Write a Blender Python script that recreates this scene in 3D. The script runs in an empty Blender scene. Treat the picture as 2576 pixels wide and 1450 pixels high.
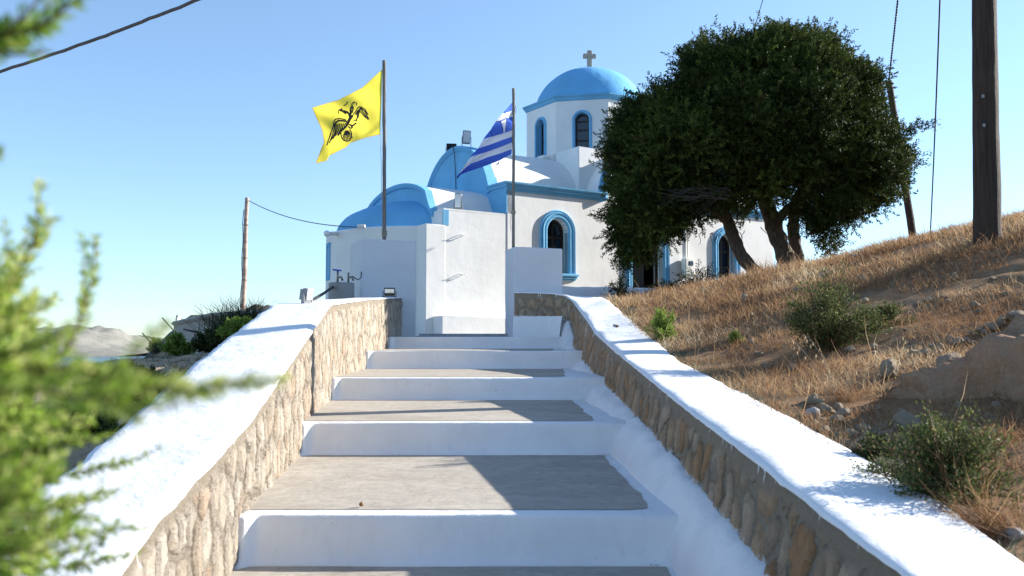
import bpy, bmesh, math, random
import numpy as np
from mathutils import Vector, Matrix, noise
from mathutils.geometry import tessellate_polygon
random.seed(7); RNG = np.random.default_rng(7)
S = bpy.context.scene
COL = S.collection
# ------------------------------------------------------------------ camera maths (used to read distances off the photo)
F = 2300.0; TH = math.atan(150/F)
def at(x, y, Y):
    v = (725-y)/F; h = (x-1288)/F
    a = math.cos(TH)-math.sin(TH)*v; b = math.sin(TH)+math.cos(TH)*v
    return Vector((h/a*Y, Y, b/a*Y))
def interp(t, pts, k=1):
    return float(np.interp(t, [p[0] for p in pts], [p[k] for p in pts]))
# ------------------------------------------------------------------ helpers
def tag(o, label=None, cat=None, group=None, kind=None):
    if label: o['label'] = label
    if cat: o['category'] = cat
    if group: o['group'] = group
    if kind: o['kind'] = kind
    return o
def mk(name, V, Fc, mat=None, parent=None, smooth=False, mats=None, midx=None):
    me = bpy.data.meshes.new(name)
    me.from_pydata([tuple(map(float, v)) for v in V], [], [tuple(int(i) for i in f) for f in Fc])
    if mats:
        for m in mats: me.materials.append(m)
    elif mat: me.materials.append(mat)
    if midx is not None: me.polygons.foreach_set('material_index', np.array(midx, dtype=np.int32))
    if smooth: me.polygons.foreach_set('use_smooth', np.ones(len(me.polygons), dtype=bool))
    me.update()
    o = bpy.data.objects.new(name, me); COL.objects.link(o)
    if parent: o.parent = parent
    return o
def empty(name, loc, rz=0, label=None, cat=None, group=None):
    o = bpy.data.objects.new(name, None); COL.objects.link(o)
    o.location = loc; o.rotation_euler = (0, 0, rz); o.empty_display_size = .1
    return tag(o, label, cat, group)
def bigmesh(name, V, nper, mat, parent=None, attrs=None):
    """V (n*nper,3) array of separate faces with nper corners each"""
    V = np.asarray(V, dtype=np.float32).reshape(-1, 3); n = len(V)//nper
    me = bpy.data.meshes.new(name)
    me.vertices.add(len(V)); me.vertices.foreach_set('co', V.ravel())
    me.loops.add(len(V)); me.loops.foreach_set('vertex_index', np.arange(len(V), dtype=np.int32))
    me.polygons.add(n); me.polygons.foreach_set('loop_start', np.arange(0, len(V), nper, dtype=np.int32))
    for k, a in (attrs or {}).items():
        at_ = me.attributes.new(k, 'FLOAT', 'FACE'); at_.data.foreach_set('value', np.asarray(a, dtype=np.float32))
    me.materials.append(mat); me.update(calc_edges=True); me.validate()
    o = bpy.data.objects.new(name, me); COL.objects.link(o)
    if parent: o.parent = parent
    return o
def blade_tris(P0, sd, mid, tip, k=.6):
    a, b, c, e = P0-sd, P0+sd, mid+sd*k, mid-sd*k
    return np.stack([a, b, c, a, c, e, e, c, tip], axis=1).reshape(-1, 3)
def unit(a): return a/np.maximum(np.linalg.norm(a, axis=-1, keepdims=True), 1e-9)
def rndu(n): return unit(RNG.normal(size=(n, 3)))
def leaves(P, D, L, W):
    """diamond leaves: base P, direction D, length L, width W -> (n*4,3)"""
    D = unit(D); Sd = unit(np.cross(D, rndu(len(P))))
    L = np.asarray(L).reshape(-1, 1)*np.ones((len(P), 1)); W = np.asarray(W).reshape(-1, 1)*np.ones((len(P), 1))
    return np.stack([P, P+D*L*.45+Sd*W/2, P+D*L, P+D*L*.45-Sd*W/2], axis=1).reshape(-1, 3)
def grid(nu, nv, fn, wrap=False):
    V = [fn(i/(nu-1), j/(nv-1)) for i in range(nu) for j in range(nv)]
    Fc = [(i*nv+j, (i+1)*nv+j, (i+1)*nv+j+1, i*nv+j+1) for i in range(nu-1) for j in range(nv-1)]
    return V, Fc
class MB:
    def __init__(s): s.V = []; s.F = []; s.M = []
    def add(s, V, Fc, m=0):
        b = len(s.V); s.V += [tuple(v) for v in V]; s.F += [tuple(i+b for i in f) for f in Fc]; s.M += [m]*len(Fc); return s
    def box(s, c, d, rz=0, bev=0.0, m=0, rx=0, ry=0):
        bm = bmesh.new(); bmesh.ops.create_cube(bm, size=1)
        bmesh.ops.scale(bm, vec=d, verts=bm.verts)
        if bev: bmesh.ops.bevel(bm, geom=list(bm.edges), offset=bev, segments=2, affect='EDGES', profile=.5)
        R = Matrix.Rotation(rz, 4, 'Z') @ Matrix.Rotation(ry, 4, 'Y') @ Matrix.Rotation(rx, 4, 'X')
        bm.transform(Matrix.Translation(c) @ R)
        bm.verts.index_update()
        s.add([v.co[:] for v in bm.verts], [[v.index for v in f.verts] for f in bm.faces], m); bm.free(); return s
    def tube(s, pts, r, n=8, m=0, cap=True, nz=0.0):
        pts = [Vector(p) for p in pts]; r = r if isinstance(r, (list, tuple)) else [r]*len(pts)
        up = Vector((0, 0, 1)); V = []; Fc = []
        d0 = (pts[1]-pts[0]).normalized()
        a = d0.cross(up) if abs(d0.dot(up)) < .95 else d0.cross(Vector((1, 0, 0)))
        a.normalize()
        for i, p in enumerate(pts):
            d = (pts[min(i+1, len(pts)-1)]-pts[max(i-1, 0)]).normalized()
            a = (a-d*a.dot(d)).normalized(); b = d.cross(a)
            for k in range(n):
                t = 2*math.pi*k/n; rr = r[i]
                if nz: rr *= 1+nz*noise.noise(Vector((math.cos(t)*1.8, math.sin(t)*1.8, i*.35+p.z*1.5)))
                V.append(p+(a*math.cos(t)+b*math.sin(t))*rr)
        for i in range(len(pts)-1):
            for k in range(n):
                Fc.append((i*n+k, i*n+(k+1) % n, (i+1)*n+(k+1) % n, (i+1)*n+k))
        if cap: Fc.append(tuple(range(n))[::-1]); Fc.append(tuple((len(pts)-1)*n+k for k in range(n)))
        s.add([v[:] for v in V], Fc, m); return s
    def prism(s, poly, axis_fn, d0, d1, holes=(), m=0, front=True, back=True, sides=True):
        """polygon (2D) with holes extruded; axis_fn(a,b,depth)->xyz"""
        loops = [list(poly)]+[list(h) for h in holes]
        flat = [p for l in loops for p in l]
        tris = tessellate_polygon([[Vector((p[0], p[1], 0)) for p in l] for l in loops])
        n = len(flat)
        V = [axis_fn(p[0], p[1], d0) for p in flat]+[axis_fn(p[0], p[1], d1) for p in flat]
        Fc = []
        if front: Fc += [tuple(t) for t in tris]
        if back: Fc += [tuple(i+n for i in t[::-1]) for t in tris]
        if sides:
            b = 0
            for l in loops:
                k = len(l)
                for i in range(k): Fc.append((b+i, b+(i+1) % k, n+b+(i+1) % k, n+b+i))
                b += k
        s.add(V, Fc, m); return s
    def sweep(s, path, prof, fn, m=0):
        """path: list of (a,b) 2D pts in wall plane, prof: list of (offset along path normal, proud); fn(a,b,proud)->xyz"""
        n = len(prof); V = []; Fc = []
        for i, p in enumerate(path):
            p0 = Vector(path[max(i-1, 0)]); p1 = Vector(path[min(i+1, len(path)-1)]); t = (p1-p0).normalized()
            nr = Vector((-t.y, t.x))
            for o, q in prof: V.append(fn(p[0]+nr.x*o, p[1]+nr.y*o, q))
        for i in range(len(path)-1):
            for k in range(n-1): Fc.append((i*n+k, i*n+k+1, (i+1)*n+k+1, (i+1)*n+k))
        Fc.append(tuple(range(n))); Fc.append(tuple((len(path)-1)*n+k for k in range(n))[::-1])
        s.add(V, Fc, m); return s
    def build(s, name, mat, parent=None, smooth=False, mats=None, fixn=True, angle=None):
        o = mk(name, s.V, s.F, mat, parent, smooth, mats, s.M if mats else None)
        if fixn:
            bm = bmesh.new(); bm.from_mesh(o.data); bmesh.ops.recalc_face_normals(bm, faces=bm.faces)
            if angle is not None:
                for f in bm.faces: f.smooth = True
                for e in bm.edges:
                    if len(e.link_faces) == 2 and e.calc_face_angle(0) > angle: e.smooth = False
            bm.to_mesh(o.data); bm.free()
        return o
# ------------------------------------------------------------------ materials
def nodes(name):
    m = bpy.data.materials.new(name); m.use_nodes = True
    nt = m.node_tree; b = nt.nodes['Principled BSDF']
    return m, nt, b
def N(nt, t, **kw):
    n = nt.nodes.new(t)
    for k, v in kw.items():
        if hasattr(n, k): setattr(n, k, v)
    return n
def setin(n, **kw):
    for k, v in kw.items(): n.inputs[k.replace('_', ' ')].default_value = v
def coords(nt, kind='Object', scale=(1, 1, 1)):
    tc = N(nt, 'ShaderNodeTexCoord'); mp = N(nt, 'ShaderNodeMapping'); mp.inputs['Scale'].default_value = scale
    nt.links.new(tc.outputs[kind], mp.inputs[0]); return mp.outputs[0]
def ramp(nt, src, stops):
    r = N(nt, 'ShaderNodeValToRGB'); nt.links.new(src, r.inputs[0])
    while len(r.color_ramp.elements) < len(stops): r.color_ramp.elements.new(.5)
    for e, (p, c) in zip(r.color_ramp.elements, stops):
        e.position = p; e.color = (c, c, c, 1) if isinstance(c, (int, float)) else (*c, 1)
    return r.outputs[0]
def noisen(nt, co, sc, det=6, rough=.6, dist=0):
    n = N(nt, 'ShaderNodeTexNoise'); nt.links.new(co, n.inputs['Vector'])
    n.inputs['Scale'].default_value = sc; n.inputs['Detail'].default_value = det; n.inputs['Roughness'].default_value = rough; n.inputs['Distortion'].default_value = dist
    return n.outputs[0]
def mixc(nt, fac, a, b, mode='MIX'):
    n = N(nt, 'ShaderNodeMix'); n.data_type = 'RGBA'; n.blend_type = mode
    if isinstance(fac, (int, float)): n.inputs[0].default_value = fac
    else: nt.links.new(fac, n.inputs[0])
    for i, c in ((6, a), (7, b)):
        if isinstance(c, tuple): n.inputs[i].default_value = (*c, 1)
        else: nt.links.new(c, n.inputs[i])
    return n.outputs[2]
def math_(nt, op, a, b=0.0, c=None):
    n = N(nt, 'ShaderNodeMath'); n.operation = op
    for i, x in enumerate((a, b, c)):
        if x is None: continue
        if isinstance(x, (int, float)): n.inputs[i].default_value = x
        else: nt.links.new(x, n.inputs[i])
    return n.outputs[0]
def bump(nt, b, h, dist, strength=1.0, prev=None):
    n = N(nt, 'ShaderNodeBump'); nt.links.new(h, n.inputs['Height']); n.inputs['Distance'].default_value = dist; n.inputs['Strength'].default_value = strength
    if prev: nt.links.new(prev, n.inputs['Normal'])
    nt.links.new(n.outputs[0], b.inputs['Normal']); return n.outputs[0]
def simple(name, c, rough=.7, metal=0, var=.15, sc=8, bd=0.0, bsc=40, spec=.3, scale=(1, 1, 1)):
    m, nt, b = nodes(name); co = coords(nt, 'Object', scale)
    n = noisen(nt, co, sc)
    f = ramp(nt, n, [(.3, 0.0), (.7, 1.0)])
    nt.links.new(mixc(nt, f, tuple(x*(1-var) for x in c), tuple(min(x*(1+var), 1) for x in c)), b.inputs['Base Color'])
    setin(b, Roughness=rough, Metallic=metal); b.inputs['Specular IOR Level'].default_value = spec
    if bd: bump(nt, b, noisen(nt, co, bsc), bd)
    return m
def plaster(name, c, stain=.06, stainc=(.62, .55, .42), bd=.012, sc=1.0, chips=0):
    m, nt, b = nodes(name); co = coords(nt)
    n1 = noisen(nt, co, 1.3*sc, 5); n2 = noisen(nt, coords(nt, 'Object', (6, 6, .8)), 1.6*sc, 5)
    base = mixc(nt, ramp(nt, n1, [(.3, 0.0), (.75, 1.0)]), tuple(min(1, x*1.02) for x in c), tuple(x*(.90 if c[0] > .3 else .80) for x in c))
    f = ramp(nt, n2, [(.55, 0.0), (.8, stain*3)])
    cc_ = mixc(nt, f, base, stainc)
    if chips:
        ch_ = noisen(nt, co, 7, 10, .72, .4); g_ = noisen(nt, co, 1.4, 2)
        cc_ = mixc(nt, math_(nt, 'MULTIPLY', ramp(nt, ch_, [(.66, 0.0), (.69, chips)]), ramp(nt, g_, [(.45, 0.0), (.6, 1.0)])), cc_, (.42, .38, .33))
    nt.links.new(cc_, b.inputs['Base Color'])
    setin(b, Roughness=.85); b.inputs['Specular IOR Level'].default_value = .15
    p = bump(nt, b, noisen(nt, co, 3.5*sc, 3), bd*1.6, .6)
    bump(nt, b, noisen(nt, co, 30*sc, 8, .7), bd*.35, .7, p)
    return m
M = {}
M['white'] = plaster('whitewash', (.82, .81, .79), bd=.006)
M['white_step'] = plaster('whitewash_steps', (.82, .82, .82), stain=.09, stainc=(.58, .55, .52), bd=.012, sc=2.2, chips=.8)
M['coping'] = plaster('whitewash_coping', (.81, .81, .82), stain=.03, bd=.013, sc=2, chips=.5)
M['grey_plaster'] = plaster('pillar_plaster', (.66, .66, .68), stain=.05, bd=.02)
M['blue'] = plaster('blue_paint', (.18, .47, .73), stain=0, bd=.012)
M['blue_dome'] = plaster('blue_dome_paint', (.17, .46, .75), stain=0, bd=.02)
M['wood_dark'] = simple('dark_brown_wood', (.035, .022, .016), .55, scale=(10, 10, 1), sc=6)
M['glass'] = simple('dark_window_glass', (.008, .012, .025), .08, spec=.6, var=.02)
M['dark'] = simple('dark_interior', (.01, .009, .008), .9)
M['cross'] = simple('cross_stone', (.46, .37, .28), .9, sc=25, bd=.02, bsc=30)
M['pole_wood'] = simple('weathered_pole_wood', (.20, .18, .16), .85, var=.4, sc=10, scale=(6, 6, .5), bd=.01, bsc=12)
M['tele_wood'] = simple('creosoted_pole_wood', (.055, .034, .024), .8, var=.5, sc=7, scale=(8, 8, .35), bd=.02, bsc=14)
M['wire'] = simple('black_wire', (.03, .03, .032), .6)
M['cable'] = simple('grey_cable', (.10, .09, .085), .6, var=.3, sc=30)
M['rope'] = simple('old_rope', (.35, .31, .24), .9)
M['lamp_body'] = simple('lamp_housing', (.02, .02, .022), .4)
M['lamp_grey'] = simple('lamp_housing_grey', (.25, .25, .25), .4)
M['lamp_glass'] = simple('lamp_glass', (.75, .77, .78), .12, spec=.8, var=.05)
M['led'] = simple('lamp_led_plate', (.8, .72, .35), .5)
M['concrete'] = simple('concrete', (.30, .29, .275), .9, var=.15, sc=3, bd=.01)
M['rust'] = simple('rusty_white_pipe', (.42, .30, .24), .8, var=.5, sc=5, scale=(1, 1, 1.5))
M['tap'] = simple('tap_metal', (.25, .23, .2), .4, .8)
M['blueplastic'] = simple('blue_plastic', (.03, .07, .5), .5)
M['meter'] = simple('meter_box', (.72, .71, .66), .6)
M['marble'] = simple('grey_marble', (.32, .33, .34), .5, var=.3, sc=12)
def tread_mat():
    m, nt, b = nodes('worn_concrete_tread'); co = coords(nt)
    a = noisen(nt, coords(nt, 'Object', (1, 2.2, 1)), 2.2, 8, .65, .6); d = noisen(nt, co, 18, 8, .7)
    c = mixc(nt, ramp(nt, a, [(.3, 0.0), (.7, 1.0)]), (.37, .33, .275), (.50, .445, .375))
    c = mixc(nt, ramp(nt, d, [(.35, .45), (.6, 0.0)]), c, (.25, .225, .195))
    st_ = noisen(nt, coords(nt, 'Object', (1, 1.6, 1)), 1.1, 6, .7, 1.2); c = mixc(nt, ramp(nt, st_, [(.52, 0.0), (.66, .55)]), c, (.30, .255, .21))
    wv = N(nt, 'ShaderNodeTexVoronoi'); wv.feature = 'DISTANCE_TO_EDGE'; wv.inputs['Scale'].default_value = 1.3
    ad = N(nt, 'ShaderNodeVectorMath'); ad.operation = 'MULTIPLY_ADD'; nz = N(nt, 'ShaderNodeTexNoise'); nt.links.new(co, nz.inputs['Vector']); nz.inputs['Scale'].default_value = 4; nz.inputs['Detail'].default_value = 6
    nt.links.new(nz.outputs['Color'], ad.inputs[0]); ad.inputs[1].default_value = (.45, .45, 0); nt.links.new(co, ad.inputs[2]); nt.links.new(ad.outputs[0], wv.inputs['Vector'])
    crk = math_(nt, 'MULTIPLY', ramp(nt, wv.outputs['Distance'], [(.002, .35), (.006, 0.0)]), ramp(nt, a, [(.45, 0.0), (.55, 1.0)])); c = mixc(nt, crk, c, (.12, .10, .085))
    v = N(nt, 'ShaderNodeTexVoronoi'); nt.links.new(coords(nt, 'Object', (1, 1.8, 1)), v.inputs['Vector']); v.inputs['Scale'].default_value = 9
    sp = ramp(nt, v.outputs['Distance'], [(.035, 1.0), (.05, 0.0)])
    v2 = noisen(nt, co, 1.7, 2); gate = ramp(nt, v2, [(.5, 0.0), (.56, 1.0)])
    c = mixc(nt, math_(nt, 'MULTIPLY', sp, gate), c, (.78, .77, .75))
    nt.links.new(c, b.inputs['Base Color']); setin(b, Roughness=.85); b.inputs['Specular IOR Level'].default_value = .2
    bump(nt, b, d, .006, .7); return m
M['tread'] = tread_mat()
def stone_wall_mat(name, warm, drips):
    m, nt, b = nodes(name)
    uv = N(nt, 'ShaderNodeUVMap', uv_map='UVMap'); uv2 = N(nt, 'ShaderNodeUVMap', uv_map='edge')
    nz = N(nt, 'ShaderNodeTexNoise'); nt.links.new(uv.outputs[0], nz.inputs['Vector']); nz.inputs['Scale'].default_value = 5; nz.inputs['Detail'].default_value = 3
    vm = N(nt, 'ShaderNodeVectorMath'); vm.operation = 'MULTIPLY_ADD'; nt.links.new(nz.outputs['Color'], vm.inputs[0]); vm.inputs[1].default_value = (.15, .18, 0)
    nt.links.new(uv.outputs[0], vm.inputs[2])
    mp = N(nt, 'ShaderNodeMapping'); mp.inputs['Scale'].default_value = (7.6, 5.0, 1) if warm else (9.0, 5.0, 1); nt.links.new(vm.outputs[0], mp.inputs[0])
    def vor(feat):
        v = N(nt, 'ShaderNodeTexVoronoi'); v.feature = feat; v.voronoi_dimensions = '2D'; v.inputs['Scale'].default_value = 1; v.inputs['Randomness'].default_value = .95
        nt.links.new(mp.outputs[0], v.inputs['Vector']); return v
    ve = vor('DISTANCE_TO_EDGE'); vc = vor('F1')
    fine = noisen(nt, uv.outputs[0], 22, 9, .75); mid = noisen(nt, uv.outputs[0], 6, 4); mi2 = noisen(nt, uv.outputs[0], 60, 4, .8)
    thr = math_(nt, 'ADD', ve.outputs['Distance'], math_(nt, 'MULTIPLY', math_(nt, 'SUBTRACT', fine, .5), .42))
    stone = ramp(nt, thr, [(.075, 0.0), (.12, 1.0)] if warm else [(.05, 0.0), (.10, 1.0)])
    dome_ = ramp(nt, thr, [(.09, 0.0), (.26, 1.0)])
    sep = N(nt, 'ShaderNodeSeparateXYZ'); nt.links.new(uv2.outputs[0], sep.inputs[0])      # x: below the top, y: above the white base
    band = ramp(nt, math_(nt, 'ADD', sep.outputs[0], math_(nt, 'MULTIPLY', math_(nt, 'SUBTRACT', mid, .5), .12)), [(.06, 0.0), (.085, 1.0)])
    stone = math_(nt, 'MULTIPLY', stone, band)
    cr = N(nt, 'ShaderNodeSeparateColor'); nt.links.new(vc.outputs['Color'], cr.inputs[0])
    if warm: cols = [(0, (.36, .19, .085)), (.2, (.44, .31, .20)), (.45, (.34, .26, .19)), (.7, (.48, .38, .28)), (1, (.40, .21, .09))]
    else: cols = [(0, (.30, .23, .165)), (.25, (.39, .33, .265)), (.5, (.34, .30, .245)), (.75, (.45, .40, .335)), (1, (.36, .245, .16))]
    sc = ramp(nt, cr.outputs[0], cols)
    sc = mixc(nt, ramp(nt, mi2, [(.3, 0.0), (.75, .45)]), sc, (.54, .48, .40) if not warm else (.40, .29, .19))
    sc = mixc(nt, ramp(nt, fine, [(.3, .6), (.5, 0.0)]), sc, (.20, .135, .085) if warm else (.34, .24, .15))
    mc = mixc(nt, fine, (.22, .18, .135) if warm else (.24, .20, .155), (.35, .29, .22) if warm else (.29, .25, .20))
    c = mixc(nt, stone, mc, sc)
    # limewash: ragged near the white base, drips from the coping
    wb = math_(nt, 'ADD', sep.outputs[1], math_(nt, 'MULTIPLY', math_(nt, 'SUBTRACT', fine, .52), .16))
    lo = ramp(nt, wb, [(.0, 1.0), (.02, 0.0)])
    st = N(nt, 'ShaderNodeMapping'); st.inputs['Scale'].default_value = (11, .9, 1); nt.links.new(uv.outputs[0], st.inputs[0])
    dr = noisen(nt, st.outputs[0], 2.2, 5, .6)
    dd = math_(nt, 'SUBTRACT', math_(nt, 'MULTIPLY', math_(nt, 'SUBTRACT', dr, .60 if drips else .62), 1.9), sep.outputs[0])
    hi = ramp(nt, dd, [(.0, 0.0), (.012, .9)])
    wf = math_(nt, 'MAXIMUM', lo, hi)
    hi2 = ramp(nt, math_(nt, 'ADD', sep.outputs[0], math_(nt, 'MULTIPLY', fine, .02)), [(.012, 1.0), (.018, 0.0)])
    wf = math_(nt, 'MAXIMUM', wf, hi2)
    nt.links.new(mixc(nt, wf, c, (.78, .77, .76)), b.inputs['Base Color'])
    setin(b, Roughness=.92); b.inputs['Specular IOR Level'].default_value = .1
    h = math_(nt, 'ADD', math_(nt, 'ADD', math_(nt, 'MULTIPLY', math_(nt, 'MULTIPLY', stone, cr.outputs[1]), .45), math_(nt, 'MULTIPLY', math_(nt, 'MULTIPLY', dome_, band), .28)), math_(nt, 'ADD', math_(nt, 'MULTIPLY', fine, .95), math_(nt, 'MULTIPLY', mid, .45)))
    dn = N(nt, 'ShaderNodeDisplacement'); nt.links.new(h, dn.inputs['Height']); dn.inputs['Scale'].default_value = .028; dn.inputs['Midlevel'].default_value = .9
    nt.links.new(dn.outputs[0], nt.nodes['Material Output'].inputs['Displacement'])
    m.displacement_method = 'BOTH'
    return m
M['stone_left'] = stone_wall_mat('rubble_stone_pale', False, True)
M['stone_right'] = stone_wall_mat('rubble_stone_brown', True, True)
def soil_mat(name, c1, c2, c3, sc=1.0):
    m, nt, b = nodes(name); co = coords(nt)
    a = noisen(nt, co, .8*sc, 8, .65); d = noisen(nt, co, 14*sc, 8, .75)
    c = mixc(nt, ramp(nt, a, [(.35, 0.0), (.65, 1.0)]), c1, c2); c = mixc(nt, ramp(nt, d, [(.45, 0.0), (.7, .8)]), c, c3)
    nt.links.new(c, b.inputs['Base Color']); setin(b, Roughness=.95); b.inputs['Specular IOR Level'].default_value = .05
    bump(nt, b, d, .05, .8); return m
M['soil'] = soil_mat('dry_soil', (.22, .12, .062), (.30, .18, .10), (.37, .27, .18))
M['soil_left'] = soil_mat('dry_soil_pale', (.42, .31, .20), (.50, .40, .27), (.30, .23, .15))
M['rock'] = soil_mat('brown_rock', (.40, .22, .13), (.48, .30, .19), (.50, .40, .30), 3.5)
M['stone'] = soil_mat('pale_stone', (.46, .36, .26), (.56, .47, .37), (.38, .29, .21), 6)
M['stone_white'] = soil_mat('limewashed_stone', (.72, .71, .69), (.78, .77, .75), (.5, .46, .4), 6)
M['hill'] = soil_mat('far_hill_rock', (.07, .08, .07), (.13, .125, .11), (.20, .19, .18), .03)
M['cliff'] = soil_mat('pale_cliff_rock', (.14, .14, .12), (.24, .23, .20), (.34, .33, .30), .05)
M['hill2'] = soil_mat('near_hill_scrub', (.06, .065, .05), (.10, .10, .08), (.17, .16, .14), .15)
def leafm(name, stops, trans=.35, attr='rnd', rough=.6):
    m, nt, b = nodes(name)
    a = N(nt, 'ShaderNodeAttribute', attribute_name=attr)
    c = ramp(nt, a.outputs['Fac'], stops)
    nt.links.new(c, b.inputs['Base Color']); setin(b, Roughness=rough); b.inputs['Specular IOR Level'].default_value = .08
    if trans:
        t = N(nt, 'ShaderNodeBsdfTranslucent'); mx = N(nt, 'ShaderNodeMixShader'); mx.inputs[0].default_value = trans
        nt.links.new(c, t.inputs[0]); nt.links.new(b.outputs[0], mx.inputs[1]); nt.links.new(t.outputs[0], mx.inputs[2])
        nt.links.new(mx.outputs[0], nt.nodes['Material Output'].inputs['Surface'])
    return m
M['tree'] = leafm('juniper_foliage', [(0, (.013, .021, .007)), (.35, (.027, .041, .010)), (.7, (.060, .082, .018)), (.97, (.14, .165, .035)), (1, (.10, .05, .025))], .15)
M['straw'] = leafm('dry_grass_blades', [(0, (.12, .062, .034)), (.35, (.27, .15, .078)), (.65, (.43, .275, .15)), (.88, (.60, .46, .28)), (1, (.68, .60, .42))], .4)
M['shrub'] = leafm('shrub_leaves', [(0, (.04, .05, .02)), (.5, (.08, .10, .035)), (.85, (.15, .17, .06)), (1, (.30, .22, .10))], .3)
M['shrub_fresh'] = leafm('fresh_shrub_leaves', [(0, (.07, .12, .02)), (.5, (.16, .24, .045)), (1, (.32, .40, .10))], .5)
M['shrub_dark'] = leafm('dark_shrub_leaves', [(0, (.02, .03, .012)), (.6, (.04, .055, .02)), (1, (.07, .08, .03))], .2)
M['shrub_grey'] = leafm('grey_shrub_leaves', [(0, (.07, .08, .06)), (.6, (.14, .15, .11)), (1, (.25, .24, .18))], .3)
M['needle'] = leafm('green_needles', [(0, (.06, .12, .015)), (.45, (.15, .27, .03)), (.8, (.33, .44, .07)), (1, (.60, .62, .22))], .45)
M['twig'] = simple('brown_twig', (.16, .085, .04), .8)
M['deadtwig'] = simple('dead_grey_twig', (.06, .052, .043), .9)
M['bark'] = simple('juniper_bark', (.15, .122, .098), .9, var=.45, sc=9, scale=(4, 4, .8), bd=.05, bsc=9)
M['nut'] = simple('brown_nut', (.20, .10, .03), .5)
m, nt, b = nodes('sea_water'); setin(b, Roughness=.25); b.inputs['Base Color'].default_value = (.015, .11, .20, 1)
b.inputs['Specular IOR Level'].default_value = .25; M['sea'] = m
def cloth(name, c, tr=.5):
    m, nt, b = nodes(name); b.inputs['Base Color'].default_value = (*c, 1); setin(b, Roughness=.8); b.inputs['Specular IOR Level'].default_value = .1
    t = N(nt, 'ShaderNodeBsdfTranslucent'); t.inputs[0].default_value = (*c, 1); mx = N(nt, 'ShaderNodeMixShader'); mx.inputs[0].default_value = tr
    nt.links.new(b.outputs[0], mx.inputs[1]); nt.links.new(t.outputs[0], mx.inputs[2]); nt.links.new(mx.outputs[0], nt.nodes['Material Output'].inputs['Surface'])
    bump(nt, b, noisen(nt, coords(nt), 9, 3), .02); return m
M['fl_yellow'] = cloth('yellow_cloth', (.88, .74, .09)); M['fl_black'] = cloth('dark_print', (.03, .03, .035), .2)
M['fl_orange'] = cloth('flag_hem', (.70, .42, .08), .4)
M['fl_blue'] = cloth('blue_cloth', (.09, .18, .66), .6); M['fl_white'] = cloth('white_cloth', (.90, .89, .92), .6); M['fl_navy'] = cloth('seam', (.02, .03, .2), .2)
# ------------------------------------------------------------------ terrain heights
BASE = [(-3, -1.2), (1.0, -.73), (2.3, -.58), (3.3, -.44), (3.67, -.395), (4.88, -.29), (6.77, -.14), (8.7, .15), (12, .60), (14, .66), (60, .66)]
def wallR_out(y): return interp(y, [(-3, 1.27), (4, 1.26), (9, 1.24), (12.05, 1.12), (13, 1.05), (14, 1.0)])
def ground_right(x, y):
    t = max(x-1.2, 0); t = t if t < 4.6 else 4.6+3.4*(1-math.exp(-(t-4.6)/3.4))
    z = interp(y, BASE)+.11*t+.0135*t*t+.42*min(max((x-1.6)/3.2, 0), 1)*math.exp(-((y-8.3)/3.3)**2)-(.12*(x-13) if x > 13 else 0)
    z -= .012*max(y-19, 0)**2 if y < 30 else .012*121+.3*(y-30)
    z += .05*noise.noise(Vector((x*1.3, y*1.3, 3)))*min(t*2, 1)+.02*noise.noise(Vector((x*5, y*5, 9)))*min(t*3, 1)
    # level ground between the low wall and the church
    ly = 12.75+.47*(x-.65)
    if x < 4.6 and y > ly:
        k = min((y-ly)/.5, 1)*min((4.6-x)/.8, 1); z = z*(1-k)+.22*k
    return z
def ground_left(x, y):
    d = -x-1.6
    z = interp(y, [(-3, -1.3), (2, -.85), (6, -.42), (9, -.22), (12, -.04), (16, .05), (24, .12), (34, .0), (60, -1.5)])
    z -= .058*max(d, 0)
    if y > 5: z -= .02*max(d-.30*y, 0)**2
    z += .10*noise.noise(Vector((x*.9, y*.9, 1)))+.05*noise.noise(Vector((x*3, y*3, 1)))
    return max(z, -12)
# ------------------------------------------------------------------ setting
def terrain(name, xs, ys, fn, mat):
    nx, ny = len(xs), len(ys)
    V = [(x, y, fn(x, y)) for x in xs for y in ys]
    Fc = [(i*ny+j, (i+1)*ny+j, (i+1)*ny+j+1, i*ny+j+1) for i in range(nx-1) for j in range(ny-1)]
    o = mk(name, V, Fc, mat, smooth=True); tag(o, kind='structure'); return o
xsr = list(np.linspace(1.0, 5, 110))+list(np.linspace(5.1, 40, 90)); ysr = list(np.linspace(-3, 9, 240))+list(np.linspace(9.1, 45, 170))
V = []; ny = len(ysr)
for i, x in enumerate(xsr):
    for y in ysr:
        xx = x if i else (1.12 if y < 12.3 else 1.0-.0*y)
        V.append((xx, y, ground_right(xx, y)))
Fc = [(i*ny+j, (i+1)*ny+j, (i+1)*ny+j+1, i*ny+j+1) for i in range(len(xsr)-1) for j in range(ny-1)]
tag(mk('hillside', V, Fc, M['soil'], smooth=True), kind='structure')
xsl = -np.concatenate([np.linspace(1.78, 12, 110), np.linspace(12.3, 90, 70)]); ysl = np.concatenate([np.linspace(-3, 16, 160), np.linspace(16.3, 90, 90)])
terrain('slope', xsl[::-1], ysl, ground_left, M['soil_left'])
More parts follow.
